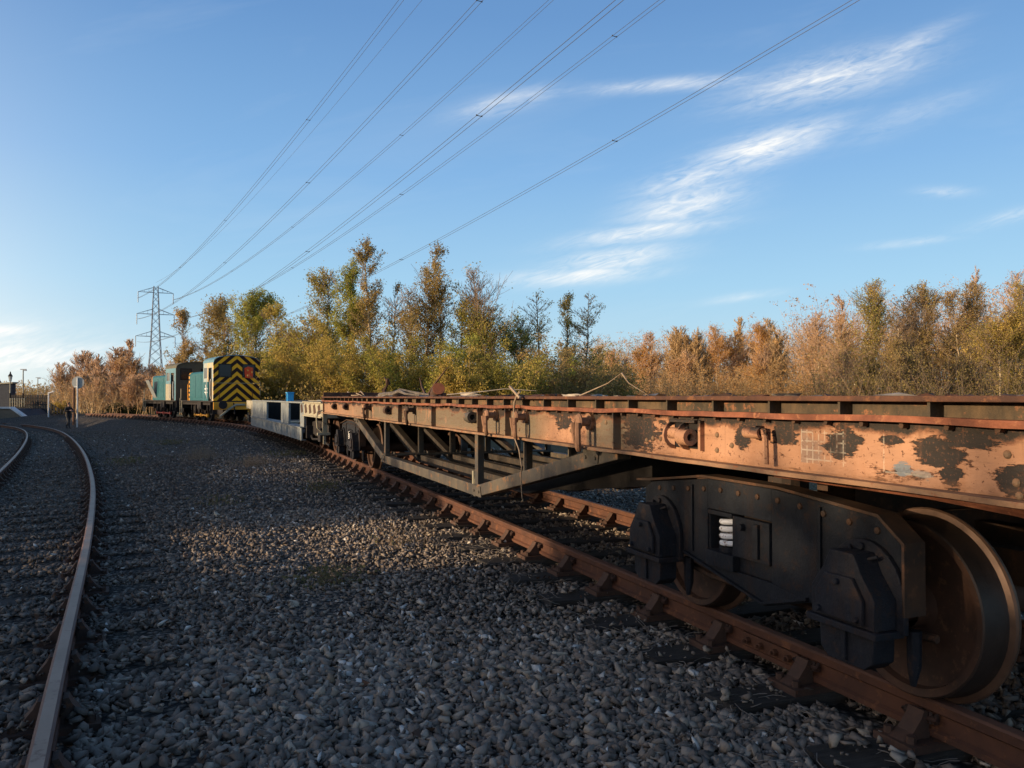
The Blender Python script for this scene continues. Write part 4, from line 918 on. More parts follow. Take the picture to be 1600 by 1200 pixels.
        b = MB(); b.box(X0 + .1, X0 + .55, *sorted((1.0 * sg, 1.24 * sg)), .38, .42); b.box(X0 + .1, X0 + .13, *sorted((1.0 * sg, 1.24 * sg)), .38, ZF); b.box(X0 + .52, X0 + .55, *sorted((1.0 * sg, 1.24 * sg)), .38, ZF); b.build('cab_step', 'loco_black', t)
        b = MB(); b.box(-1.0, -.2, *sorted((1.0 * sg, 1.2 * sg)), .62, ZF - .06); b.build('air_tank', 'loco_black', t, .03)
    return t, h, dict(X0=X0, X1=X1, xc0=xc0, xc1=xc1, xb1=xb1, ZF=ZF, bw=bw, bz=bz)
t2, h2, d2 = loco(47.4, 7.2, 'blue-green shunting locomotive with a yellow and black chevron cab end', ('cab_blue', ('cab_cream', 'teal', 'cab_blue'), ('teal', 'yellow')), True) if MAT.setdefault('cab_cream', worn('faded_cab_cream', (.52, .40, .22), (.30, .38, .38), (.42, .30, .16), 1.6, lo=.42, hi=.52)) else None
b = MB(); x = d2['xc0']; b.box(x - .014, x - .001, -1.15, 1.15, 1.94, 1.965); b.build('waist_strip', 'cream', t2)
for yy_ in (.82, -.82):
    b = MB(); b.tube([(x - .01, yy_ + .07, 1.12), (x - .08, yy_ + .07, 1.2), (x - .08, yy_ + .07, 1.5), (x - .01, yy_ + .07, 1.56)], .018, 6); b.build('lamp_bracket', 'rust', t2)
# double-arrow emblem with flaking white paint on the cab side sheet
b = MB(); ex, ez = d2['xc0'] + 1.45, 1.58
def flat(poly): b.prism([(ex + u, ez + v) for u, v in poly], 1.161, 1.164)
flat([(-.28, .06), (.28, .06), (.28, .12), (-.28, .12)]); flat([(-.28, -.12), (.28, -.12), (.28, -.06), (-.28, -.06)]); flat([(-.10, .12), (-.02, .12), (.18, .30), (.10, .30)]); flat([(.02, -.12), (.10, -.12), (-.10, -.30), (-.18, -.30)]); flat([(-.14, -.06), (-.06, -.06), (.14, .06), (.06, .06)])
b.build('emblem', 'white', t2)
ml2 = Matrix.Translation(t2.location) @ Matrix.Rotation(h2, 4, 'Z')
b = MB(); b.add([(-.02, -.78, 2.2), (-.05, -.40, 2.22), (-.05, -.36, 2.72), (-.02, -.55, 2.80), (-.02, -.80, 2.74), (.03, -.78, 2.2), (.03, -.40, 2.22), (.03, -.36, 2.72), (.03, -.55, 2.80), (.03, -.80, 2.74)], [(0, 1, 2, 3, 4), (9, 8, 7, 6, 5), (0, 5, 6, 1), (1, 6, 7, 2), (2, 7, 8, 3), (3, 8, 9, 4), (4, 9, 5, 0)])
o = b.build('hanging_cloth', 'orange_cloth', None, .02); o.location = ml2 @ Vector((d2['xc0'] - .06, .24, 0)); o.location.z = 0; o.rotation_euler = (0, 0, h2); o.location = ml2 @ Vector((d2['xc0'] - .03, 0, 0)); tag(o, 'bright orange cloth hanging in the cab window of the chevron locomotive', 'cloth')
b = MB(); b.tube([(d2['X0'] - .1, -.3, .86), (d2['X0'] - .16, .15, .86), (d2['X0'] - .2, .55, .62), (d2['X0'] - .2, .95, .28)], .055, 8); b.build('white_hose', 'cream', t2, 0, True)
b = MB(); b.tube([(d2['xb1'] + .1, .95, ZF_ := 1.06), (d2['xb1'] + .1, .97, 1.9), (d2['xb1'] - .1, .96, 2.0)], .022, 6); b.build('nose_handrail', 'yellow', t2)
b = MB()
for k in range(6): b.box(d2['xb1'] - .165, d2['xb1'] + .004, d2['bw'] + .012, d2['bw'] + .016, 1.2 + k * .24, 1.31 + k * .24)
b.build('nose_stripe', 'loco_black', t2)
t1, h1, d1 = loco(55.4, 6.8, 'olive and blue shunting locomotive with an open bonnet, behind the chevron one', ('olive', ('cab_blue', 'cream', 'olive'), ('teal', 'bogie_tan')), False) if MAT.setdefault('bogie_tan', worn('rusty_tan_nose', (.46, .25, .13), (.36, .2, .1), None, 4)) else None
b = MB(); b.obox((d1['xb1'] - .75, d1['bw'] + .22, 1.72), (.75, .03, 1.25), Matrix.Rotation(R(-24), 3, 'X')); b.build('open_bonnet_door', 'pale_grey', t1, .004)
b = MB(); b.box(d1['xc0'] - .012, d1['xc0'] - .001, -1.14, 1.14, 1.92, 1.945); b.build('waist_strip', 'olive', t1)
#@@P3
# ------------------------------------------------------------------ trees
def tubes_np(segs, ns=4):
    """segs (n,8): p0 xyz, p1 xyz, r0, r1 -> open prisms"""
    S = np.asarray(segs, float); a, b = S[:, :3], S[:, 3:6]; d = b - a; d /= np.linalg.norm(d, axis=1)[:, None] + 1e-9
    ref = np.where(np.abs(d[:, 2:3]) < .9, np.array([[0, 0, 1.]]), np.array([[1., 0, 0]])); u = np.cross(d, ref); u /= np.linalg.norm(u, axis=1)[:, None]; w = np.cross(d, u)
    an = np.arange(ns) * 2 * np.pi / ns
    ring = u[:, None] * np.cos(an)[None, :, None] + w[:, None] * np.sin(an)[None, :, None]
    V = np.concatenate([a[:, None] + ring * S[:, 6, None, None], b[:, None] + ring * S[:, 7, None, None]], 1).reshape(-1, 3)
    k = np.arange(ns); q = np.stack([k, (k + 1) % ns, (k + 1) % ns + ns, k + ns], 1)
    Fq = (q[None] + 2 * ns * np.arange(len(S))[:, None, None]).reshape(-1, 4)
    return V, Fq
def leaves_np(P, size, var=.4, flat=.0):
    n = len(P); q = rng.normal(size=(n, 3)); q /= np.linalg.norm(q, axis=1)[:, None]; r = rng.normal(size=(n, 3)); u = np.cross(q, r); u /= np.linalg.norm(u, axis=1)[:, None] + 1e-9; w = np.cross(q, u)
    s = size * rng.uniform(1 - var, 1 + var, n)[:, None]
    V = np.stack([P - u * s, P + w * s * .75 + u * s * .6, P - w * s * .75 + u * s * .6], 1).reshape(-1, 3)
    return V, np.arange(3 * n).reshape(-1, 3)
def grow(H, spread, base, nbr, up=.6, trunk_r=None, lean=(0, 0), stems=1, sub=5, wob=.05, shape='spire', stem_gap=.5):
    """returns (trunk segments, twig segments, leaf anchor points)"""
    segs, twigs, anchors = [], [], []
    for st in range(stems):
        hh_ = H * (1 if st == 0 else random.uniform(.68, .95)); tr = (trunk_r or H * .011) * (1 if st == 0 else .75)
        x = 0 if stems == 1 else random.uniform(-1, 1) * stem_gap; y = 0 if stems == 1 else random.uniform(-1, 1) * stem_gap
        n = 12; pts = []; lx, ly = lean[0] + random.uniform(-.05, .05), lean[1] + random.uniform(-.05, .05)
        if stems > 1: lx += x * .12
        for i in range(n + 1):
            t = i / n; pts.append(np.array([x + lx * hh_ * t + random.uniform(-1, 1) * wob * hh_ * .12, y + ly * hh_ * t + random.uniform(-1, 1) * wob * hh_ * .12, -.3 + (hh_ + .3) * t]))
        segs.append([[*pts[i], *pts[i + 1], tr * (1 - i / n) + .008, tr * (1 - (i + 1) / n) + .008] for i in range(n)])
        ph1, ph2, ph3 = random.uniform(0, 6), random.uniform(0, 6), random.uniform(0, 6)
        for k in range(nbr if st == 0 else int(nbr * .7)):
            t = base + (1 - base) * random.random() ** .9 * .97; f = t * n; i = min(int(f), n - 1); p0 = pts[i] + (pts[i + 1] - pts[i]) * (f - i)
            az = random.uniform(0, 6.283); rel = (t - base) / (1 - base)
            lump = .62 + .38 * math.sin(rel * 9 + ph1 + 1.3 * math.sin(az + ph2)) + .25 * math.sin(az * 2 + rel * 5 + ph3)
            if shape == 'spire': ln = spread * (.28 + .95 * math.sin(math.pi * min(1, .22 + rel * .70)) ** 1.2) * lump * random.uniform(.4, 1.25)
            elif shape == 'round': ln = spread * (.25 + .9 * math.sin(math.pi * min(1, rel * .72 + .18)) ** .8) * lump * random.uniform(.5, 1.2)
            else: ln = spread * (.35 + .65 * (1 - rel)) * random.uniform(.6, 1.1)
            ln = min(ln, spread * .25 + hh_ * (1 - t) * .75)
            d = np.array([math.cos(az), math.sin(az), up * random.uniform(.55, 1.9)]); d /= np.linalg.norm(d); m = 4; pp = p0; br = max(tr * (1 - t) * .55, .011)
            for j in range(m):
                q = pp + d * ln / m; twigs.append([*pp, *q, br * (1 - j / m) + .004, br * (1 - (j + 1) / m) + .004]); d = d + np.array([random.uniform(-.22, .22), random.uniform(-.22, .22), random.uniform(-.02, .22)]); d /= np.linalg.norm(d)
                for _ in range(sub):
                    if j == 0 and random.random() < .6: continue
                    a2 = d + np.array([random.uniform(-.9, .9), random.uniform(-.9, .9), random.uniform(-.3, .8)]); a2 /= np.linalg.norm(a2); tl = ln * random.uniform(.15, .4); s0 = pp + (q - pp) * random.random(); e = s0 + a2 * tl
                    twigs.append([*s0, *e, .007, .004]); anchors.append((s0, e))
                pp = q
            anchors.append((p0 + (pp - p0) * .4, pp))
    return segs, twigs, anchors
def leaf_points(anchors, n, jit):
    A = np.array([a for a, _ in anchors]); B = np.array([b for _, b in anchors]); ln = np.linalg.norm(B - A, axis=1) ** 1.2; i = rng.choice(len(A), n, p=ln / ln.sum()); t = rng.uniform(.15, 1.08, n)[:, None]
    return A[i] + (B[i] - A[i]) * t + rng.normal(0, jit, (n, 3))
def tree(px, top, d, label, leaf='leaf_olive', w=34, nleaf=3500, lsize=.085, base=.22, nbr=60, up=.7, shape='spire', stems=1, bark='bark', twig='twig_brown', cat='tree', name='alder_tree', group=None, sub=4, lean=(0, 0), tr=None, zb=None):
    w *= 1.12
    x = hz(px, d); zb = ground_z(x, d) if zb is None else zb; H = vz(top, d) - zb; sp_ = w / 1290 * d
    t = thing(name, label, cat, (x, d, zb), 0, group)
    segs, twigs, anc = grow(H, sp_, base, int(nbr * 1.8), up, tr, lean, stems, sub, shape=shape, stem_gap=sp_ * .45)
    for sg_ in segs: V, Fq = tubes_np(sg_, 6); link('trunk', np_mesh('trunk', V, Fq, bark), t)
    thick = max(.006, d * (.00016 if nleaf > 300 else .0002)); tw = np.array(twigs); tw[:, 6:] = np.maximum(tw[:, 6:], thick)
    V, Fq = tubes_np(tw, 3); br = link('branch', np_mesh('branch', V, Fq, twig), t)
    if nleaf:
        Pn = leaf_points(anc, int(nleaf * 3.4), .05 * sp_ + .05); q_ = [random.uniform(0, 6) for _ in range(6)]; fr = 2.2 / max(sp_, .5)
        gate = np.sin(Pn[:, 0] * fr + q_[0] + np.sin(Pn[:, 2] * fr * .9 + q_[1])) + np.sin(Pn[:, 2] * fr * 1.1 + q_[2] + np.sin(Pn[:, 1] * fr + q_[3])) + .6 * np.sin(Pn[:, 1] * fr * 1.7 + q_[4]); Pn = Pn[gate + rng.normal(0, .55, len(Pn)) > -.25]; V, Fq = leaves_np(Pn, lsize * .62)
        clump = np.sin(Pn[:, 0] * 2.1 + Pn[:, 2] * 1.3) * .18 + np.sin(Pn[:, 2] * 2.9 + Pn[:, 1] * 2.3) * .14
        link('crown', np_mesh('crown', V, Fq, leaf, np.clip(rng.beta(2, 2, len(Pn)) + clump, 0, 1), 3), t)
    return t
def shrub(px, top, d, label, leaf='leaf_olive', w=50, nleaf=5000, lsize=.075, name='shrub', group=None, twig='twig_brown', lean=0):
    x = hz(px, d); zb = ground_z(x, d); H = vz(top, d) - zb; sp_ = w / 1290 * d
    t = thing(name, label, 'shrub', (x, d, zb), 0, group); segs, twigs, anchors = [], [], []
    for k in range(16):
        az = random.uniform(0, 6.283); rr0 = sp_ * .35 * math.sqrt(random.random()); p = np.array([math.cos(az) * rr0, math.sin(az) * rr0, -.2]); dd = np.array([math.cos(az) * .35, math.sin(az) * .35, 1.0]); hgt = H * random.uniform(.6, 1.02); m = 6
        for j in range(m):
            dd = dd + np.array([random.uniform(-.2, .2) + math.cos(az) * .05, random.uniform(-.2, .2) + math.sin(az) * .05, 0]); q = p + dd / np.linalg.norm(dd) * hgt / m
            segs.append([*p, *q, .025 * (1 - j / m) + .008, .025 * (1 - (j + 1) / m) + .008])
            for _ in range(7):
                a2 = np.array([random.gauss(0, 1), random.gauss(0, 1), random.uniform(-.2, .9)]); a2 /= np.linalg.norm(a2); e = q + a2 * sp_ * random.uniform(.15, .42) * (1.1 - .5 * j / m); twigs.append([*q, *e, .009, .005]); anchors.append((q, e))
            p = q
    V, Fq = tubes_np(segs, 5); link('stem', np_mesh('stem', V, Fq, 'bark'), t)
    tw = np.array(twigs); tw[:, 6:] = np.maximum(tw[:, 6:], d * .00014); V, Fq = tubes_np(tw, 3); link('branch', np_mesh('branch', V, Fq, twig), t)
    if nleaf:
        Pn = leaf_points(anchors, int(nleaf * 2.6), .09 * sp_); Pn[:, 2] = np.maximum(Pn[:, 2], .05); V, Fq = leaves_np(Pn, lsize * .66)
        clump = np.sin(Pn[:, 0] * 2.4 + Pn[:, 2] * 1.7) * .18 + np.sin(Pn[:, 2] * 3.1 + Pn[:, 1] * 2.3) * .14
        link('foliage', np_mesh('foliage', V, Fq, leaf, np.clip(rng.beta(2, 2, len(Pn)) + clump, 0, 1), 3), t)
    return t
GA = 'alders and birches in the row behind the wagons'
T = tree
T(292, 478, 60, 'small brown alder at the left end of the row, just beside the pylon', 'leaf_brown', 28, 3200, .09, .1, 55, group=GA)
T(318, 512, 63, 'low brown alder filling the gap beside the smallest end tree', 'leaf_brown', 26, 2600, .09, .1, 50, group=GA)
T(350, 460, 58, 'brown-olive alder rising directly behind the chevron cab', 'leaf_gold', 38, 4800, .09, .08, 70, group=GA)
T(404, 452, 56, 'green bushy alder just past the chevron locomotive, greenest of the row', 'leaf_green', 38, 7000, .09, .04, 80, group=GA)
T(440, 480, 54, 'olive alder between the greenest tree and the twin-topped one', 'leaf_olive', 36, 6500, .09, .04, 75, group=GA)
T(484, 420, 50, 'dense olive alder with twin tops above the blue crate', 'leaf_olive', 46, 9000, .085, .06, 90, stems=2, group=GA)
T(540, 405, 48, 'green and olive alder with a leaning feathery top, between twin-topped tree and spire', 'leaf_green', 38, 6000, .08, .12, 70, lean=(.02, 0), group=GA)
T(584, 370, 46, 'tall thin golden brown birch, highest spire of the row', 'leaf_gold', 30, 2600, .075, .25, 60, group=GA, bark='bark_pale', name='birch_tree', sub=5)
T(612, 445, 49, 'slim bare-stemmed birch between the two tallest trees', 'leaf_gold', 22, 1500, .075, .3, 45, group=GA, bark='bark_pale', name='birch_tree')
T(638, 386, 46, 'broad tall alder with brown and gold leaves over the sawn log', 'leaf_gold', 42, 6200, .08, .18, 85, stems=2, group=GA, bark='bark_pale')
T(688, 452, 48, 'sparse grey birch almost bare of leaves, next after the tall gold alder', 'leaf_olive', 28, 700, .07, .3, 50, group=GA, name='birch_tree', sub=6)
T(716, 468, 46, 'thin young alder with scattered green leaves beside the sparse grey birch', 'leaf_green', 26, 1700, .075, .15, 45, group=GA)
T(772, 418, 45, 'broad olive-brown alder standing alone with two narrow tips', 'leaf_olive', 52, 8000, .08, .12, 90, stems=3, group=GA)
T(808, 500, 47, 'dark green low alder tucked against the broad one', 'leaf_green', 36, 4200, .08, .08, 60, group=GA)
T(846, 458, 47, 'slender see-through birch, first of the three thin ones at the row end', 'leaf_olive', 24, 1300, .07, .2, 45, group=GA, name='birch_tree')
T(884, 458, 49, 'slender birch with a dark leafy lower crown, middle of the three thin ones', 'leaf_olive', 24, 1500, .07, .15, 45, group=GA, name='birch_tree')
T(912, 455, 49, 'slender birch at the very end of the row with drooping side twigs', 'leaf_olive', 26, 1300, .07, .2, 50, group=GA, name='birch_tree', up=.35)
GS = 'leafy shrubs under the tree row'
for px, top, d, lf, w, nl, lab in [
    (325, 570, 58, 'leaf_brown', 34, 3500, 'brown leafy shrub behind the far shunting locomotive'),
    (425, 545, 50, 'leaf_dark', 40, 6500, 'dark green shrub with shadow put into its leaf colour beside the chevron cab'),  # the locomotive's shadow is put into the leaf colour
    (455, 530, 47, 'leaf_olive', 44, 7500, 'olive shrub behind the blue crate'),
    (510, 525, 44, 'leaf_yellow', 46, 7500, 'yellow-green shrub behind the join of the two wagons'),
    (560, 515, 43, 'leaf_yellow', 44, 7500, 'golden rounded shrub under the tall thin spire'),
    (605, 540, 42, 'leaf_olive', 40, 6000, 'olive shrub behind the upright stump on the wagon'),
    (650, 535, 42, 'leaf_green', 42, 6500, 'green shrub behind the sawn log'),
    (700, 545, 41, 'leaf_olive', 44, 6500, 'olive shrub under the sparse grey birch'),
    (735, 560, 40, 'leaf_yellow', 40, 6000, 'yellow-leaved shrub behind the pale rock by the log'),
    (785, 555, 40, 'leaf_olive', 46, 6500, 'broad olive shrub beneath the tree with two narrow tips'),
    (835, 550, 43, 'leaf_green', 40, 5500, 'green shrub at the foot of the first thin birch'),
    (875, 545, 43, 'leaf_brown', 40, 5000, 'brown shrub at the foot of the middle thin birch'),
    (915, 560, 45, 'leaf_brown', 40, 4500, 'reddish brown shrub closing the end of the tree row'),
    (945, 585, 46, 'leaf_yellow', 36, 3000, 'low ochre shrub just past the last thin birch')]:
    shrub(px, top - 26, d, lab, lf, w * 1.1, int(nl * 1.15), group=GS)
# bare and orange wood on the left, behind the sign and the far locomotive
GL = 'bare and russet trees beyond the sign'
for px, top, d, kind, w, lab in [
    (118, 572, 95, 'bare', 26, 'spreading bare tree at the open end of the left wood'), (142, 552, 92, 'bare', 28, 'tall bare tree leaning over the round sign'), (160, 558, 88, 'bare', 22, 'bare pale-stemmed birch straight behind the white sign pole'),
    (178, 548, 90, 'russet', 22, 'russet birch just right of the bare pale birch'), (196, 536, 86, 'bare', 22, 'highest bare tree of the left wood'), (192, 562, 80, 'orange', 18, 'glowing orange birch in the middle of the left wood'),
    (216, 556, 84, 'orange', 18, 'orange-topped birch nearest the pylon'), (236, 572, 80, 'russet', 24, 'russet bush-like tree below the pylon'), (258, 570, 78, 'russet', 22, 'russet tree behind the far locomotive nose'), (275, 560, 76, 'bare', 22, 'bare tree between the pylon and the small brown alder'),
    (132, 590, 82, 'bare', 24, 'low bare thicket tree behind the sign'), (172, 585, 76, 'russet', 26, 'low russet tree with white stems behind the wooden fence'), (210, 590, 74, 'russet', 26, 'low copper tree above the dark hedge'), (244, 592, 72, 'russet', 24, 'low copper tree touching the far locomotive')]:
    if kind == 'bare': tree(px, top, d, lab, 'leaf_brown', w, 250, .09, .08, 60, .9, 'round', 3, 'bark_pale', 'twig_red', group=GL, name='birch_tree', sub=8)
    else: tree(px, top, d, lab, 'leaf_orange' if kind == 'orange' else 'leaf_tan', w, 1100 if kind == 'orange' else 420, .08, .06, 55, .8, 'round', 3, 'bark_pale', 'twig_red', group=GL, name='birch_tree', sub=8)
# the autumn wood on the right
GR = 'autumn trees of the wood on the right'
for px, top, d, kind, w, lab in [
    (948, 542, 92, 'bare', 20, 'thin bare tree first past the end of the tree row'), (972, 548, 90, 'russet', 20, 'russet tree beside the first thin bare one'), (1012, 524, 86, 'orange', 24, 'orange birch with pale split stem, first bright one of the wood'),
    (1042, 512, 98, 'bare', 22, 'tall bare tree just past the first orange birch'), (1075, 520, 96, 'bare', 28, 'wide bare tree between the first and second orange birches'), (1068, 552, 84, 'russet', 24, 'copper-coloured low tree in front of the wide bare one'),
    (1104, 518, 96, 'bare', 24, 'bare tree just before the second orange birch'), (1133, 512, 84, 'orange', 28, 'second orange birch, tilted like a flame'), (1175, 510, 82, 'orange', 28, 'third orange birch with a yellow lower side'),
    (1160, 500, 98, 'bare', 24, 'bare treetop showing between the two brightest orange birches'), (1205, 516, 90, 'bare', 24, 'bare tree just behind the third orange birch'), (1230, 500, 92, 'bare', 26, 'tall fan-shaped bare tree in the dip of the wood'), (1262, 492, 80, 'russet', 30, 'rosy brown tree where the wood begins to rise'),
    (1298, 470, 66, 'bare2', 34, 'bare tree with a forked sunlit trunk at the foot of the rise'), (1345, 442, 58, 'green', 40, 'sparse green alder with a pale forked trunk'), (1392, 478, 62, 'olive', 36, 'olive tree in the hollow after the sparse green alder'),
    (1440, 436, 58, 'olive', 36, 'feathery olive-brown tree after the hollow'), (1472, 455, 60, 'brown', 32, 'brown tree with a bent pale trunk'), (1492, 420, 58, 'bare2', 26, 'thin bare tree with the highest tip of the right wood'),
    (1524, 436, 56, 'brown', 34, 'reddish brown tree next to the highest thin tip'), (1562, 446, 50, 'yellow', 40, 'dense yellow-green tree near the picture edge'), (1600, 428, 62, 'russet', 40, 'orange-brown tree cut by the picture edge'),
    (1415, 500, 54, 'brown', 30, 'lower brown tree in front of the feathery olive-brown one'), (1320, 520, 56, 'bare2', 32, 'leaning bare tree before the sparse green alder')]:
    if kind == 'bare': tree(px, top, d, lab, 'leaf_brown', w, 120, .09, .1, 60, 1.2, 'round', 3, 'bark_pale', 'twig_tan', group=GR, name='bare_tree', sub=8)
    elif kind == 'bare2': tree(px, top, d, lab, 'leaf_brown', w, 900, .07, .25, 60, .9, 'round', 2, 'bark_pale', 'twig_red', group=GR, name='bare_tree', sub=7, tr=.10)
    elif kind in ('orange', 'russet'): tree(px, top, d, lab, 'leaf_orange' if kind == 'orange' else 'leaf_tan', w, 5200 if kind == 'orange' else 2200, .085, .06, 60, .8, 'round', 3, 'bark_pale', 'twig_red', group=GR, name='birch_tree', sub=6)
    else: tree(px, top, d, lab, {'green': 'leaf_olive', 'olive': 'leaf_gold', 'brown': 'leaf_brown', 'yellow': 'leaf_yellow'}[kind], w, 6500 if kind == 'yellow' else 4600, .075, .14, 75, .7, 'spire' if kind != 'yellow' else 'round', 2, 'bark_pale', 'twig_brown', group=GR, name='alder_tree', sub=5, tr=.09)
def scrub(name, px0, px1, d0, d1, top0, top1, n, leaf, nleaf, twig, lsize=.07, long=1.0, hmin=.35):
    """a mass of saplings and brambles nobody could count"""
    segs, P = [], []
    for _ in range(n):
        d = random.uniform(d0, d1); px = random.uniform(px0, px1); x = hz(px, d); f = (px - px0) / (px1 - px0); zb = ground_z(x, d)
        H = max(.5, (vz(top0 + (top1 - top0) * f, d) - zb) * random.uniform(hmin, 1.05)); p = np.array([x, d, zb - .1]); dd = np.array([random.gauss(0, .22), random.gauss(0, .22), 1.0]); m = 4; r = random.uniform(.010, .022) * d / 55
        for j in range(m):
            q = p + dd * H / m; segs.append([*p, *q, r * (1 - j / m) + .006, r * (1 - (j + 1) / m) + .006]); dd = dd + np.array([random.gauss(0, .12), random.gauss(0, .12), random.uniform(-.2, .05)])
            for _ in range(3):
                e = q + np.array([random.gauss(0, .3), random.gauss(0, .3), random.uniform(-.05, .5)]) * long; segs.append([*q, *e, max(.006, d * .00013), .004]); P.append((q, e))
            p = q
    V, Fq = tubes_np(segs, 3); tw = np_mesh(name, V, Fq, twig)
    link(name, tw, kind='stuff')
    Pn = leaf_points(P, nleaf, .12); V, Fq = leaves_np(Pn, lsize); link(name + '_leaves', np_mesh(name + '_leaves', V, Fq, leaf, rng.beta(2, 2, nleaf), 3), kind='stuff')
scrub('undergrowth', 440, 960, 41, 50, 590, 580, 520, 'leaf_gold', 36000, 'twig_brown')
scrub('back_growth', 350, 950, 52, 62, 505, 535, 520, 'leaf_olive', 60000, 'twig_brown', .055, 1.3, .55)
scrub('brambles', 930, 1290, 60, 84, 578, 566, 700, 'leaf_tan', 26000, 'twig_tan', .06)
scrub('saplings', 1270, 1660, 46, 60, 530, 510, 420, 'leaf_gold', 26000, 'twig_brown', .045)
scrub('thicket', 80, 290, 70, 90, 592, 580, 420, 'leaf_tan', 5000, 'twig_tan', .05)
scrub('far_wood', -60, 130, 150, 190, 600, 600, 420, 'leaf_brown', 12000, 'twig_red', .16, 2.2)
scrub('far_wood', 900, 1320, 95, 125, 530, 500, 1700, 'leaf_tan', 34000, 'twig_tan', .08, 1.4, .62)
scrub('far_wood', 1270, 1700, 64, 85, 470, 442, 1500, 'leaf_tan', 44000, 'twig_red', .08, 1.3, .6)

# ------------------------------------------------------------------ pylon and power lines
D = 330.0; PX = hz(242.5, D); phi = .50737; kz = 1.0
rvec = np.array([math.cos(phi), math.sin(phi)]); vvec = np.array([math.sin(phi), -math.cos(phi)])
py_ = thing('pylon', 'grey lattice electricity pylon with three pairs of arms', 'pylon', (PX, D, -2), phi)
def lat(b, p, q, r): b.tube([p, q], r, 4)
HT = 47.5; levs = [(0, 4.0), (9, 3.0), (17, 2.25), (24.5, 1.75), (33, 1.35), (41.5, 1.05), (45.3, .85), (47.5, .8)]
def halfw(z):
    for (z0, w0), (z1, w1) in zip(levs, levs[1:]):
        if z <= z1: return w0 + (w1 - w0) * (z - z0) / (z1 - z0)
    return .8
b = MB()
for sx in (-1, 1):
    for sy in (-1, 1):
        for (z0, w0), (z1, w1) in zip(levs, levs[1:]): lat(b, (sx * w0, sy * w0, z0), (sx * w1, sy * w1, z1), .17)
b.build('leg', 'galv', py_, kind='stuff')
b = MB(); zz = [0, 6, 11, 15.5, 19.5, 23, 26, 29, 32, 35, 38, 41, 43.5, 45.3, 47.5]
for z0, z1 in zip(zz, zz[1:]):
    a_, c_ = halfw(z0), halfw(z1)
    for sy in (-1, 1):
        lat(b, (-a_, sy * a_, z0), (c_, sy * c_, z1), .09); lat(b, (a_, sy * a_, z0), (-c_, sy * c_, z1), .09); lat(b, (sy * a_, -a_, z0), (sy * c_, c_, z1), .09); lat(b, (sy * a_, a_, z0), (sy * c_, -c_, z1), .09)
b.build('lattice', 'galv', py_, kind='stuff')
tips = {'T': 45.0, 'M': 36.3, 'L': 27.4}; HW = {'T': 6.5, 'M': 6.9, 'L': 7.3}
for lv in 'TML':
    for sx in (-1, 1):
        z = tips[lv]; w = halfw(z); b = MB()
        for sy in (-1, 1):
            lat(b, (sx * w, sy * w, z), (sx * HW[lv], 0, z), .10); lat(b, (sx * halfw(z + 2.0), sy * halfw(z + 2.0), z + 2.0), (sx * HW[lv], 0, z), .10)
        for t in (.3, .6): lat(b, (sx * (w + (HW[lv] - w) * t), 0, z), (sx * (w + (HW[lv] - w) * t), 0, z + 2 * (1 - t)), .07)
        b.build('arm', 'galv', py_)
        b = MB(); b.cyl((sx * HW[lv], 0, z), (sx * HW[lv], 0, z - 4.3), .16, 6); b.build('insulator', 'insulator', py_)
zs_ = {'T': 39.2, 'M': 30.9, 'L': 21.8}
def cable(side, lev, label, marks=(), pair=True, z0=None):
    t = thing('power_cable', label, 'power cable', (0, 0, 0), 0, 'overhead power cables')
    base = np.array([PX, D]) + side * 6.553 * rvec; zz0 = (zs_[lev] if z0 is None else z0)
    def P(u, off):
        q = base + vvec * u + rvec * off; return Vector((q[0], q[1], CAMZ + zz0 - .06976 * u + .07782 * u * u / D))
    for off in ((-.22, .22) if pair else (0,)):
        b = MB(); us = list(np.linspace(0, 372, 70)); b.tube([P(u, off) for u in us], [max(.018, (.055 if pair else .035) * max(.35, 1 - u / 420)) for u in us], 5); b.build('conductor', 'wire', t)
    for u in marks:
        b = MB(); b.cyl(P(u, -.26), P(u, .26), .03, 6); b.cyl(P(u, -.24) - Vector((0, 0, .04)), P(u, -.24) + Vector((0, 0, .08)), .045, 6); b.cyl(P(u, .24) - Vector((0, 0, .04)), P(u, .24) + Vector((0, 0, .08)), .045, 6); b.build('spacer', 'wire', t)
mk = (60, 125, 190, 250, 300)
cable(-1, 'T', 'uppermost and leftmost pair of power cables crossing the sky', mk); cable(-1, 'M', 'second pair of power cables, ending at the middle arm', mk); cable(1, 'T', 'third pair of power cables, from the top arm over the track side', mk)
cable(-1, 'L', 'fourth pair of power cables with a dark spacer high against the sky', mk); cable(1, 'M', 'fifth pair of power cables, close beside the one with the high spacer', mk); cable(1, 'L', 'lowest pair of power cables, alone and passing behind the tree spire', mk)
cable(0, 'T', 'single thin earth wire between the first two cable pairs', (), False, 45.8)

# ------------------------------------------------------------------ platform end, fences, lamps, sign, person
def at(px, py, d): return Vector((hz(px, d), d, vz(py, d)))
def grounded(p): p.z = ground_z(p.x, p.y); return p
dP = 72.0; gzP = -2.0
plat = thing('station_platform', 'brick station platform end with a white-edged ramp', 'platform', (0, 0, 0))
pl = [at(-160, 664, dP), at(50, 661.5, dP), at(17, 638.5, dP), at(-160, 639.5, dP)]
b = MB(); zb = gzP
poly = [(pl[0].x, zb), (pl[1].x, zb), (pl[1].x, pl[1].z), (pl[2].x, pl[2].z), (pl[3].x, pl[3].z)]
b.prism(poly, dP, dP + .35); b.build('brick_wall', 'brick', plat)
b = MB(); b.prism([(pl[3].x, pl[3].z), (pl[2].x, pl[2].z), (pl[1].x, pl[1].z), (pl[1].x, zb), (pl[3].x, zb)], dP + .36, dP + 5); b.build('platform_top', 'tarmac', plat)
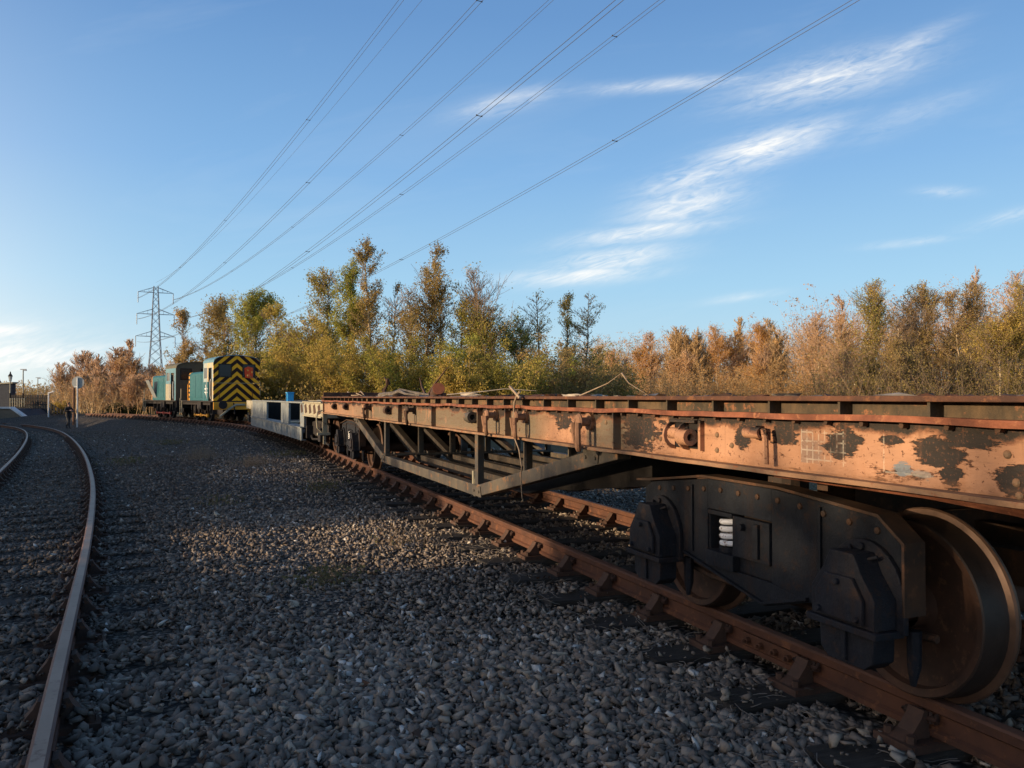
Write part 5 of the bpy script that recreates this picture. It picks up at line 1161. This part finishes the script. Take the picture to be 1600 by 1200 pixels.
for a_, c_ in ((pl[3], pl[2]), (pl[2], pl[1])):
    b = MB(); n = Vector((0, 0, .10)); q = [(a_.x, a_.z), (c_.x, c_.z), (c_.x, c_.z + .16), (a_.x, a_.z + .16)]; b.prism(q, dP - .12, dP + .55); b.build('white_coping', 'white', plat)
path_ = MB(); q = [(at(17, 640, 77).x, vz(637, 77)), (at(80, 636, 77).x, vz(637, 77)), (at(84, 660, 77).x, -2.4), (at(17, 660, 77).x, -2.4)]; path_.prism(q, 76.5, 77.0); tag(path_.build('retaining_wall', 'tarmac'), 'dark bank wall behind the platform ramp', 'wall')
def fence(name, label, pxs, y_top, y_bot, d, mat, pale=None, rails=(.3, .8), posts=True, dz=None, slope=0):
    t = thing(name, label, 'fence', at(pxs[0], y_bot, d)); o = t.location
    n = len(pxs)
    for i, px in enumerate(pxs):
        dd = d + (dz or 0) * i / max(1, n - 1); p0 = at(px, y_bot + slope * i, dd) - o; p1 = at(px, y_top + slope * i, dd) - o
        b = MB(); w_ = .05 if pale is None else pale; b.box(p0.x - w_, p0.x + w_, p0.y - .03, p0.y + .03, p0.z - .1, p1.z); b.build('post', mat, t)
    for r in rails:
        a0 = at(pxs[0], y_bot + (y_top - y_bot) * r, d) - o; dd = d + (dz or 0); a1 = at(pxs[-1], y_bot + slope * (n - 1) + (y_top - y_bot) * r, dd) - o
        b = MB(); b.tube([a0 + Vector((0, .06, 0)), a1 + Vector((0, .06, 0))], .05, 4); b.build('rail', mat, t)
fence('picket_fence', 'dark picket fence along the platform ramp', list(np.linspace(18, 74, 22)), 617, 637, 75, 'fence_wood', .045, (.25, .75))
fence('white_railing', 'low white railing glinting behind the lamp posts', list(np.linspace(16, 38, 7)), 622, 634, 74.4, 'cream', .03, (.5, .9))
fence('crossing_fence', 'black sloping post and rail fence beside the person', list(np.linspace(80, 100, 5)), 630, 650, 70, 'fence_wood', .07, (.2, .55, .92), slope=3)
fence('wooden_fence', 'pale wooden post fence behind the round sign', list(np.linspace(124, 172, 9)), 626, 642, 80, 'bark_pale', .07, (.85,))
sh = thing('platform_shelter', 'dark boarded platform shelter with a sloping roof', 'shelter', at(-50, 620, 80))
o = sh.location; b = MB(); q0, q1, q2 = at(-120, 608, 80) - o, at(17, 599, 80) - o, at(17, 640, 80) - o; b.prism([(q0.x, q0.z), (q1.x, q1.z), (q2.x, q2.z), (q0.x, q2.z)], 0, .8); b.build('boarded_wall', 'slate', sh)
b = MB(); b.prism([(q0.x - .2, q0.z), (q1.x + .2, q1.z), (q1.x + .2, q1.z + .14), (q0.x - .2, q0.z + .14)], -.1, .9); b.build('roof', 'cream', sh)
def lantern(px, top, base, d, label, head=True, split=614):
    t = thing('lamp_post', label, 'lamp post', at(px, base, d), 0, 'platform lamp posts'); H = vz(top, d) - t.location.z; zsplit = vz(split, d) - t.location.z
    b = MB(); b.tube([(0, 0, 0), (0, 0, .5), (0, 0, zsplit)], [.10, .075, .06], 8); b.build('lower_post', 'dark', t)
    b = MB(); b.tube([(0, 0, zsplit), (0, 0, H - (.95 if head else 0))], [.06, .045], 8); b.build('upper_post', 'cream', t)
    if head:
        b = MB(); b.lathe([(.10, H - .95), (.20, H - .45), (.0, H - .45)], 6, 'z'); b.build('lantern_glass', 'lamp_glass', t)
        b = MB(); b.lathe([(.24, H - .46), (.20, H - .40), (.08, H - .22), (.05, H - .12), (.06, H - .08), (0, H)], 6, 'z'); b.build('lantern_cap', 'loco_black', t)
    else:
        b = MB(); b.box(-.25, .28, -.04, .04, H - .04, H + .03); b.box(.1, .3, -.05, .05, H - .14, H - .04); b.build('camera_bracket', 'galv', t)
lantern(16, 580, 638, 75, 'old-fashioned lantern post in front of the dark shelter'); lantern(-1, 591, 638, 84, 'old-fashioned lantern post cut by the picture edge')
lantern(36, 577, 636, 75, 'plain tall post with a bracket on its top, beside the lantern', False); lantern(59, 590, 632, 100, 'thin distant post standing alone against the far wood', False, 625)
t = thing('marker_post', 'short white post with a small arm beside the black sloping fence', 'post', grounded(at(76, 655, 66))); H = vz(613, 66) - t.location.z
b = MB(); b.cyl((0, 0, 0), (0, 0, H), .05, 8); b.build('post', 'white', t); b = MB(); b.tube([(0, 0, H - .03), (.22, 0, H), (.42, 0, H + .08)], .05, 6); b.build('arm', 'white', t)
sg = thing('round_sign', 'round trackside sign seen from behind on a white pole', 'sign', grounded(at(121, 669, 56))); H = vz(590, 56) - sg.location.z
b = MB(); b.cyl((0, 0, -.1), (0, 0, H), .045, 10); b.build('pole', 'white', sg); b = MB(); b.cyl((-.0, .05, H - .33), (-.0, .07, H - .33), .42, 28); b.build('sign_disc', 'sign_grey', sg)
b = MB(); b.box(-.28, .0, .03, .05, H - .62, H - .06); b.build('sign_plate', 'sign_grey', sg); b = MB(); b.box(-.22, .03, .01, .06, H - .64, H - .58); b.build('clamp', 'white', sg)
b = MB(); P = grounded(at(115.5, 668, 58)); b.cyl(P - Vector((0, 0, .1)), P + Vector((0, 0, vz(602, 58) - P.z)), .075, 10); tag(b.build('timber_post', 'post_wood'), 'thick brown post just beside the white sign pole', 'post')
nb = thing('notice_board', 'small pale notice board on a post behind the wooden fence', 'notice board', at(161, 645, 79)); b = MB(); b.box(-.05, .05, -.05, .05, 0, 1.35); b.build('post', 'fence_wood', nb); b = MB(); b.box(0, .95, -.08, -.05, 1.05, 1.32); b.build('board', 'galv', nb)
shrub(185, 629, 75, 'clipped hedge bush with shade put into its dark leaf colour behind the far locomotive', 'leaf_dark', 22, 6000, .09, 'hedge_bush'); shrub(212, 630, 74, 'dark hedge bush nearest the far locomotive steps', 'leaf_dark', 22, 6000, .09, 'hedge_bush')
shrub(93, 624, 72, 'yellowish garden shrub behind the person', 'leaf_yellow', 11, 2500, .07)

def person(px, feet, d):
    P = grounded(at(px, feet, d)); t = thing('person', 'person in dark clothes walking beside the sign with arms raised to the chest', 'person', P, R(-118))
    # x = sideways, y = walking direction
    J = {'pelvis': (0, 0, .92, .155, .12), 'waist': (0, .01, 1.08, .15, .115), 'chest': (0, .03, 1.30, .185, .13), 'neck': (0, .05, 1.50, .06, .06), 'head0': (0, .07, 1.58, .075, .085), 'head1': (0, .08, 1.70, .085, .10), 'head2': (0, .07, 1.78, .06, .07),
         'hipL': (.10, .0, .86, .10, .10), 'kneeL': (.11, .22, .50, .07, .07), 'ankL': (.11, .30, .10, .048, .048), 'toeL': (.12, .48, .04, .045, .035),
         'hipR': (-.10, .0, .86, .10, .10), 'kneeR': (-.11, -.08, .49, .07, .07), 'ankR': (-.11, -.38, .13, .048, .048), 'toeR': (-.12, -.24, .04, .045, .035),
         'shL': (.20, .03, 1.42, .075, .075), 'elL': (.29, .10, 1.17, .052, .052), 'wrL': (.12, .32, 1.24, .036, .036), 'hdL': (.06, .38, 1.27, .04, .03),
         'shR': (-.20, .03, 1.42, .075, .075), 'elR': (-.29, .08, 1.15, .052, .052), 'wrR': (-.10, .30, 1.19, .036, .036), 'hdR': (-.04, .37, 1.21, .04, .03)}
    E = [('pelvis', 'waist'), ('waist', 'chest'), ('chest', 'neck'), ('neck', 'head0'), ('head0', 'head1'), ('head1', 'head2'), ('pelvis', 'hipL'), ('hipL', 'kneeL'), ('kneeL', 'ankL'), ('ankL', 'toeL'), ('pelvis', 'hipR'), ('hipR', 'kneeR'), ('kneeR', 'ankR'), ('ankR', 'toeR'),
         ('chest', 'shL'), ('shL', 'elL'), ('elL', 'wrL'), ('wrL', 'hdL'), ('chest', 'shR'), ('shR', 'elR'), ('elR', 'wrR'), ('wrR', 'hdR')]
    for s_ in 'LR':                                    # five unequal bent fingers rooted in the palm
        hx, hy, hz_ = J['hd' + s_][:3]
        for k, (dx, ln) in enumerate(((-.03, .055), (-.01, .075), (.01, .08), (.028, .07))):
            J[f'f{s_}{k}'] = (hx + dx, hy + ln, hz_ - .02 - .01 * k, .0095, .0095); E.append(('hd' + s_, f'f{s_}{k}'))
        J['th' + s_] = (hx - (.05 if s_ == 'L' else -.05), hy + .02, hz_ + .03, .011, .011); E.append(('hd' + s_, 'th' + s_))
    ks = list(J); me = bpy.data.meshes.new('body'); me.from_pydata([J[k][:3] for k in ks], [(ks.index(a), ks.index(b)) for a, b in E], [])
    o = bpy.data.objects.new('body', me); C.objects.link(o); sk = o.modifiers.new('skin', 'SKIN'); 
    for i, k in enumerate(ks): me.skin_vertices[0].data[i].radius = J[k][3:5]
    me.skin_vertices[0].data[0].use_root = True
    sb = o.modifiers.new('sub', 'SUBSURF'); sb.levels = 2; sb.render_levels = 2
    dg = bpy.context.evaluated_depsgraph_get(); ev = o.evaluated_get(dg); m2 = bpy.data.meshes.new_from_object(ev); bpy.data.objects.remove(o)
    for mname in ('cloth_dark', 'cloth_trouser', 'skin', 'loco_black'): m2.materials.append(MAT[mname])
    for pg in m2.polygons:
        c = pg.center; pg.use_smooth = True
        hand = c.y > .33 and 1.1 < c.z < 1.35
        pg.material_index = 2 if (c.z > 1.53 or hand) else (3 if c.z < .09 else (1 if c.z < .90 else 0))
    link('body', m2, t)
    b = MB(); b.lathe([(.0, 1.805), (.055, 1.795), (.092, 1.75), (.102, 1.70), (.098, 1.655), (.085, 1.63)], 14, 'z', (0, .055, 0)); b.build('hair', 'hair', t, 0, True)
    b = MB(); b.tube([(0, .165, 1.70), (0, .195, 1.665), (0, .17, 1.655)], [.012, .016, .012], 6); b.build('nose', 'skin', t, 0, True)
    for s_ in (-1, 1):
        b = MB(); b.lathe([(0, .012), (.012, .006), (.012, -.006), (0, -.012)], 8, 'x', (s_ * .034, .162, 1.70)); b.build('eye', 'dark', t); b = MB(); b.lathe([(0, .012), (.03, .006), (.03, -.006), (0, -.012)], 8, 'x', (s_ * .093, .07, 1.68)); b.build('ear', 'skin', t)
    b = MB(); b.box(-.025, .025, .158, .166, 1.622, 1.632); b.build('mouth', 'red', t)
    b = MB(); b.lathe([(.19, .86), (.185, .95), (.17, .98)], 16, 'z', (0, 0, 0)); b.build('jacket_hem', 'cloth_dark', t, 0, True)
    return t
person(107, 668, 56)

# ------------------------------------------------------------------ weeds and twigs on the ballast
def weed(px, py, n, size, label, mat='leaf_weed', spread=.22, hgt=.16, name='weed', blade=False):
    d = 1290 * (CAMZ + .215) / (py - 620); x = hz(px, d); zb = ground_z(x, d); t = thing(name, label, 'weed', (x, d, zb), 0, 'weeds growing in the ballast')
    P = rng.normal(0, 1, (n, 3)) * np.array([spread, spread, 0]); P[:, 2] = rng.uniform(.0, hgt, n)
    V, Fq = leaves_np(P, size); link('foliage', np_mesh('foliage', V, Fq, mat, rng.beta(2, 2, n), 3), t)
    seg = []
    for _ in range(40 if not blade else 160):
        a = np.array([random.gauss(0, spread * .8), random.gauss(0, spread * .8), 0]); e = a + np.array([random.gauss(0, .07), random.gauss(0, .07), random.uniform(.4, 1.3) * hgt]); seg.append([*a, *e, max(.002, d * .00022), .0012])
    V, Fq = tubes_np(seg, 3); link('stem', np_mesh('stem', V, Fq, 'stick' if blade else 'twig_brown'), t)
for a in [(515, 905, 420, .016, 'sparse green weeds sprawling over the shaded foreground ballast'), (505, 765, 260, .02, 'greenish weeds beside the sunlit strip along the rusty rail'), (345, 790, 120, .018, 'small brownish weed patch near the flat white stone'),
          (455, 712, 200, .03, 'low dry weed patch before the pale grey wagon'), (270, 690, 220, .03, 'wide dull green weed patch before the chevron locomotive'), (625, 850, 60, .014, 'tiny weed seedling at the edge of the sunlit patch'), (200, 720, 160, .03, 'thin weeds beside the bright curving rail')]:
    weed(a[0], a[1], a[2], a[3], a[4], spread=.10 + .0035 * 1290 * 1.47 / (a[1] - 620) * 2)
weed(318, 716, 40, .02, 'tuft of bleached grass stems on the ballast before the locomotives', 'leaf_grass', .28, .3, 'grass_tuft', True)
weed(395, 725, 40, .02, 'smaller bleached grass tuft between the tracks', 'leaf_grass', .22, .22, 'grass_tuft', True)
seg = []                                               # dry twigs and roots among the stones
for _ in range(420):
    if random.random() < .6: s = random.uniform(2.0, 9); L = random.uniform(2.1, 2.75); q = SL(s, L)
    else: d = random.uniform(2.5, 12); q = Vector((d * random.uniform(-.5, .4), d, 0))
    if lateral(q.x, q.y) < .9: continue
    z0 = ground_z(q.x, q.y) + .04; a = random.uniform(0, 6.28); p = np.array([q.x, q.y, z0]); 
    for j in range(4):
        a += random.uniform(-.7, .7); e = p + np.array([math.cos(a) * .04, math.sin(a) * .04, random.uniform(-.012, .018)]); seg.append([*p, *e, .0022, .0018]); p = e
V, Fq = tubes_np(seg, 3); link('dry_twigs', np_mesh('dry_twigs', V, Fq, 'stick_grey'), kind='stuff')
seg = []; P = []
for _ in range(1300):                                  # fallen leaves and straw, thin on the ground
    d = random.uniform(3, 45); x = d * random.uniform(-.6, .2); P.append((x, d, ground_z(x, d) + .05))
P = np.array([p for p in P if lateral(p[0], p[1]) > 1.0]); V, Fq = leaves_np(P, .022); link('fallen_leaves', np_mesh('fallen_leaves', V, Fq, 'log_bark', rng.beta(2, 2, len(P)), 3), kind='stuff')

# ------------------------------------------------------------------ unseen hedges added to shade the yard, tops shaped to pass the sunlit patches
def hedge(name, label, s0, s1, top, L0=-20.0):
    t = thing(name, label, 'shade hedge', SL((s0 + s1) / 2, L0)); o = t.location; b = MB(); n = int((s1 - s0) / .5); vs = []
    for i in range(n + 1):
        s = s0 + (s1 - s0) * i / n; hgt = max(.3, top(s) - .25)
        for dl, z in ((-.9, -.6), (-.7, hgt * .8), (0, hgt), (.7, hgt * .8), (.9, -.6)): vs.append(SL(s, L0 + dl, z) - o)
    b.add(vs, [(5 * i + k, 5 * i + k + 1, 5 * i + 6 + k, 5 * i + 5 + k) for i in range(n) for k in range(4)] + [(0, 1, 2, 3, 4), tuple(range(5 * n + 4, 5 * n - 1, -1))])
    b.build('inner_growth', 'leaf_dark', t)
    m = int((s1 - s0) * 420); ss = rng.uniform(s0, s1, m); P = np.array([SL(s, L0 + random.gauss(0, .6), max(0, top(s) * random.uniform(.15, 1) if random.random() < .35 else top(s) + random.gauss(-.12, .14))) - o for s in ss])
    V, Fq = leaves_np(P, .07); link('foliage', np_mesh('foliage', V, Fq, 'leaf_green', rng.beta(2, 2, m), 3), t)
def shade_at(z, L=2.4): return z + (L + 20) / .998 * SUNK
SUNK = math.tan(SUN_EL)
def prof(pts):
    def f(s):
        for (a, za), (c, zc) in zip(pts, pts[1:]):
            if a <= s <= c: v = za + (zc - za) * (s - a) / (c - a); break
        else: v = pts[0][1] if s < pts[0][0] else pts[-1][1]
        return shade_at(v) + .07 * math.sin(s * 2.3) + .06 * math.sin(s * 5.7 + 1) + .04 * math.sin(s * 11.3)
    return f
#HEDGE
hedge('shade hedge', 'tall unseen hedge added towards the sun to shade the yard', -14, 62, prof([(-14, .80), (4.5, .77), (6.0, .74), (7.6, .66), (8.1, .1), (8.6, -.66), (9.6, -.78), (11.0, -.74), (11.4, -.35), (12.2, .36), (15, .36), (17, -.30), (21.5, -.32), (23, .55), (37, .6), (38.5, .2), (32, .3), (40, .1), (62, -.2)]))
hedge('shade hedge', 'lower unseen hedge added to shade the ground towards the platform', 62, 84, lambda s: 1.3 + .1 * math.sin(s * 1.7))
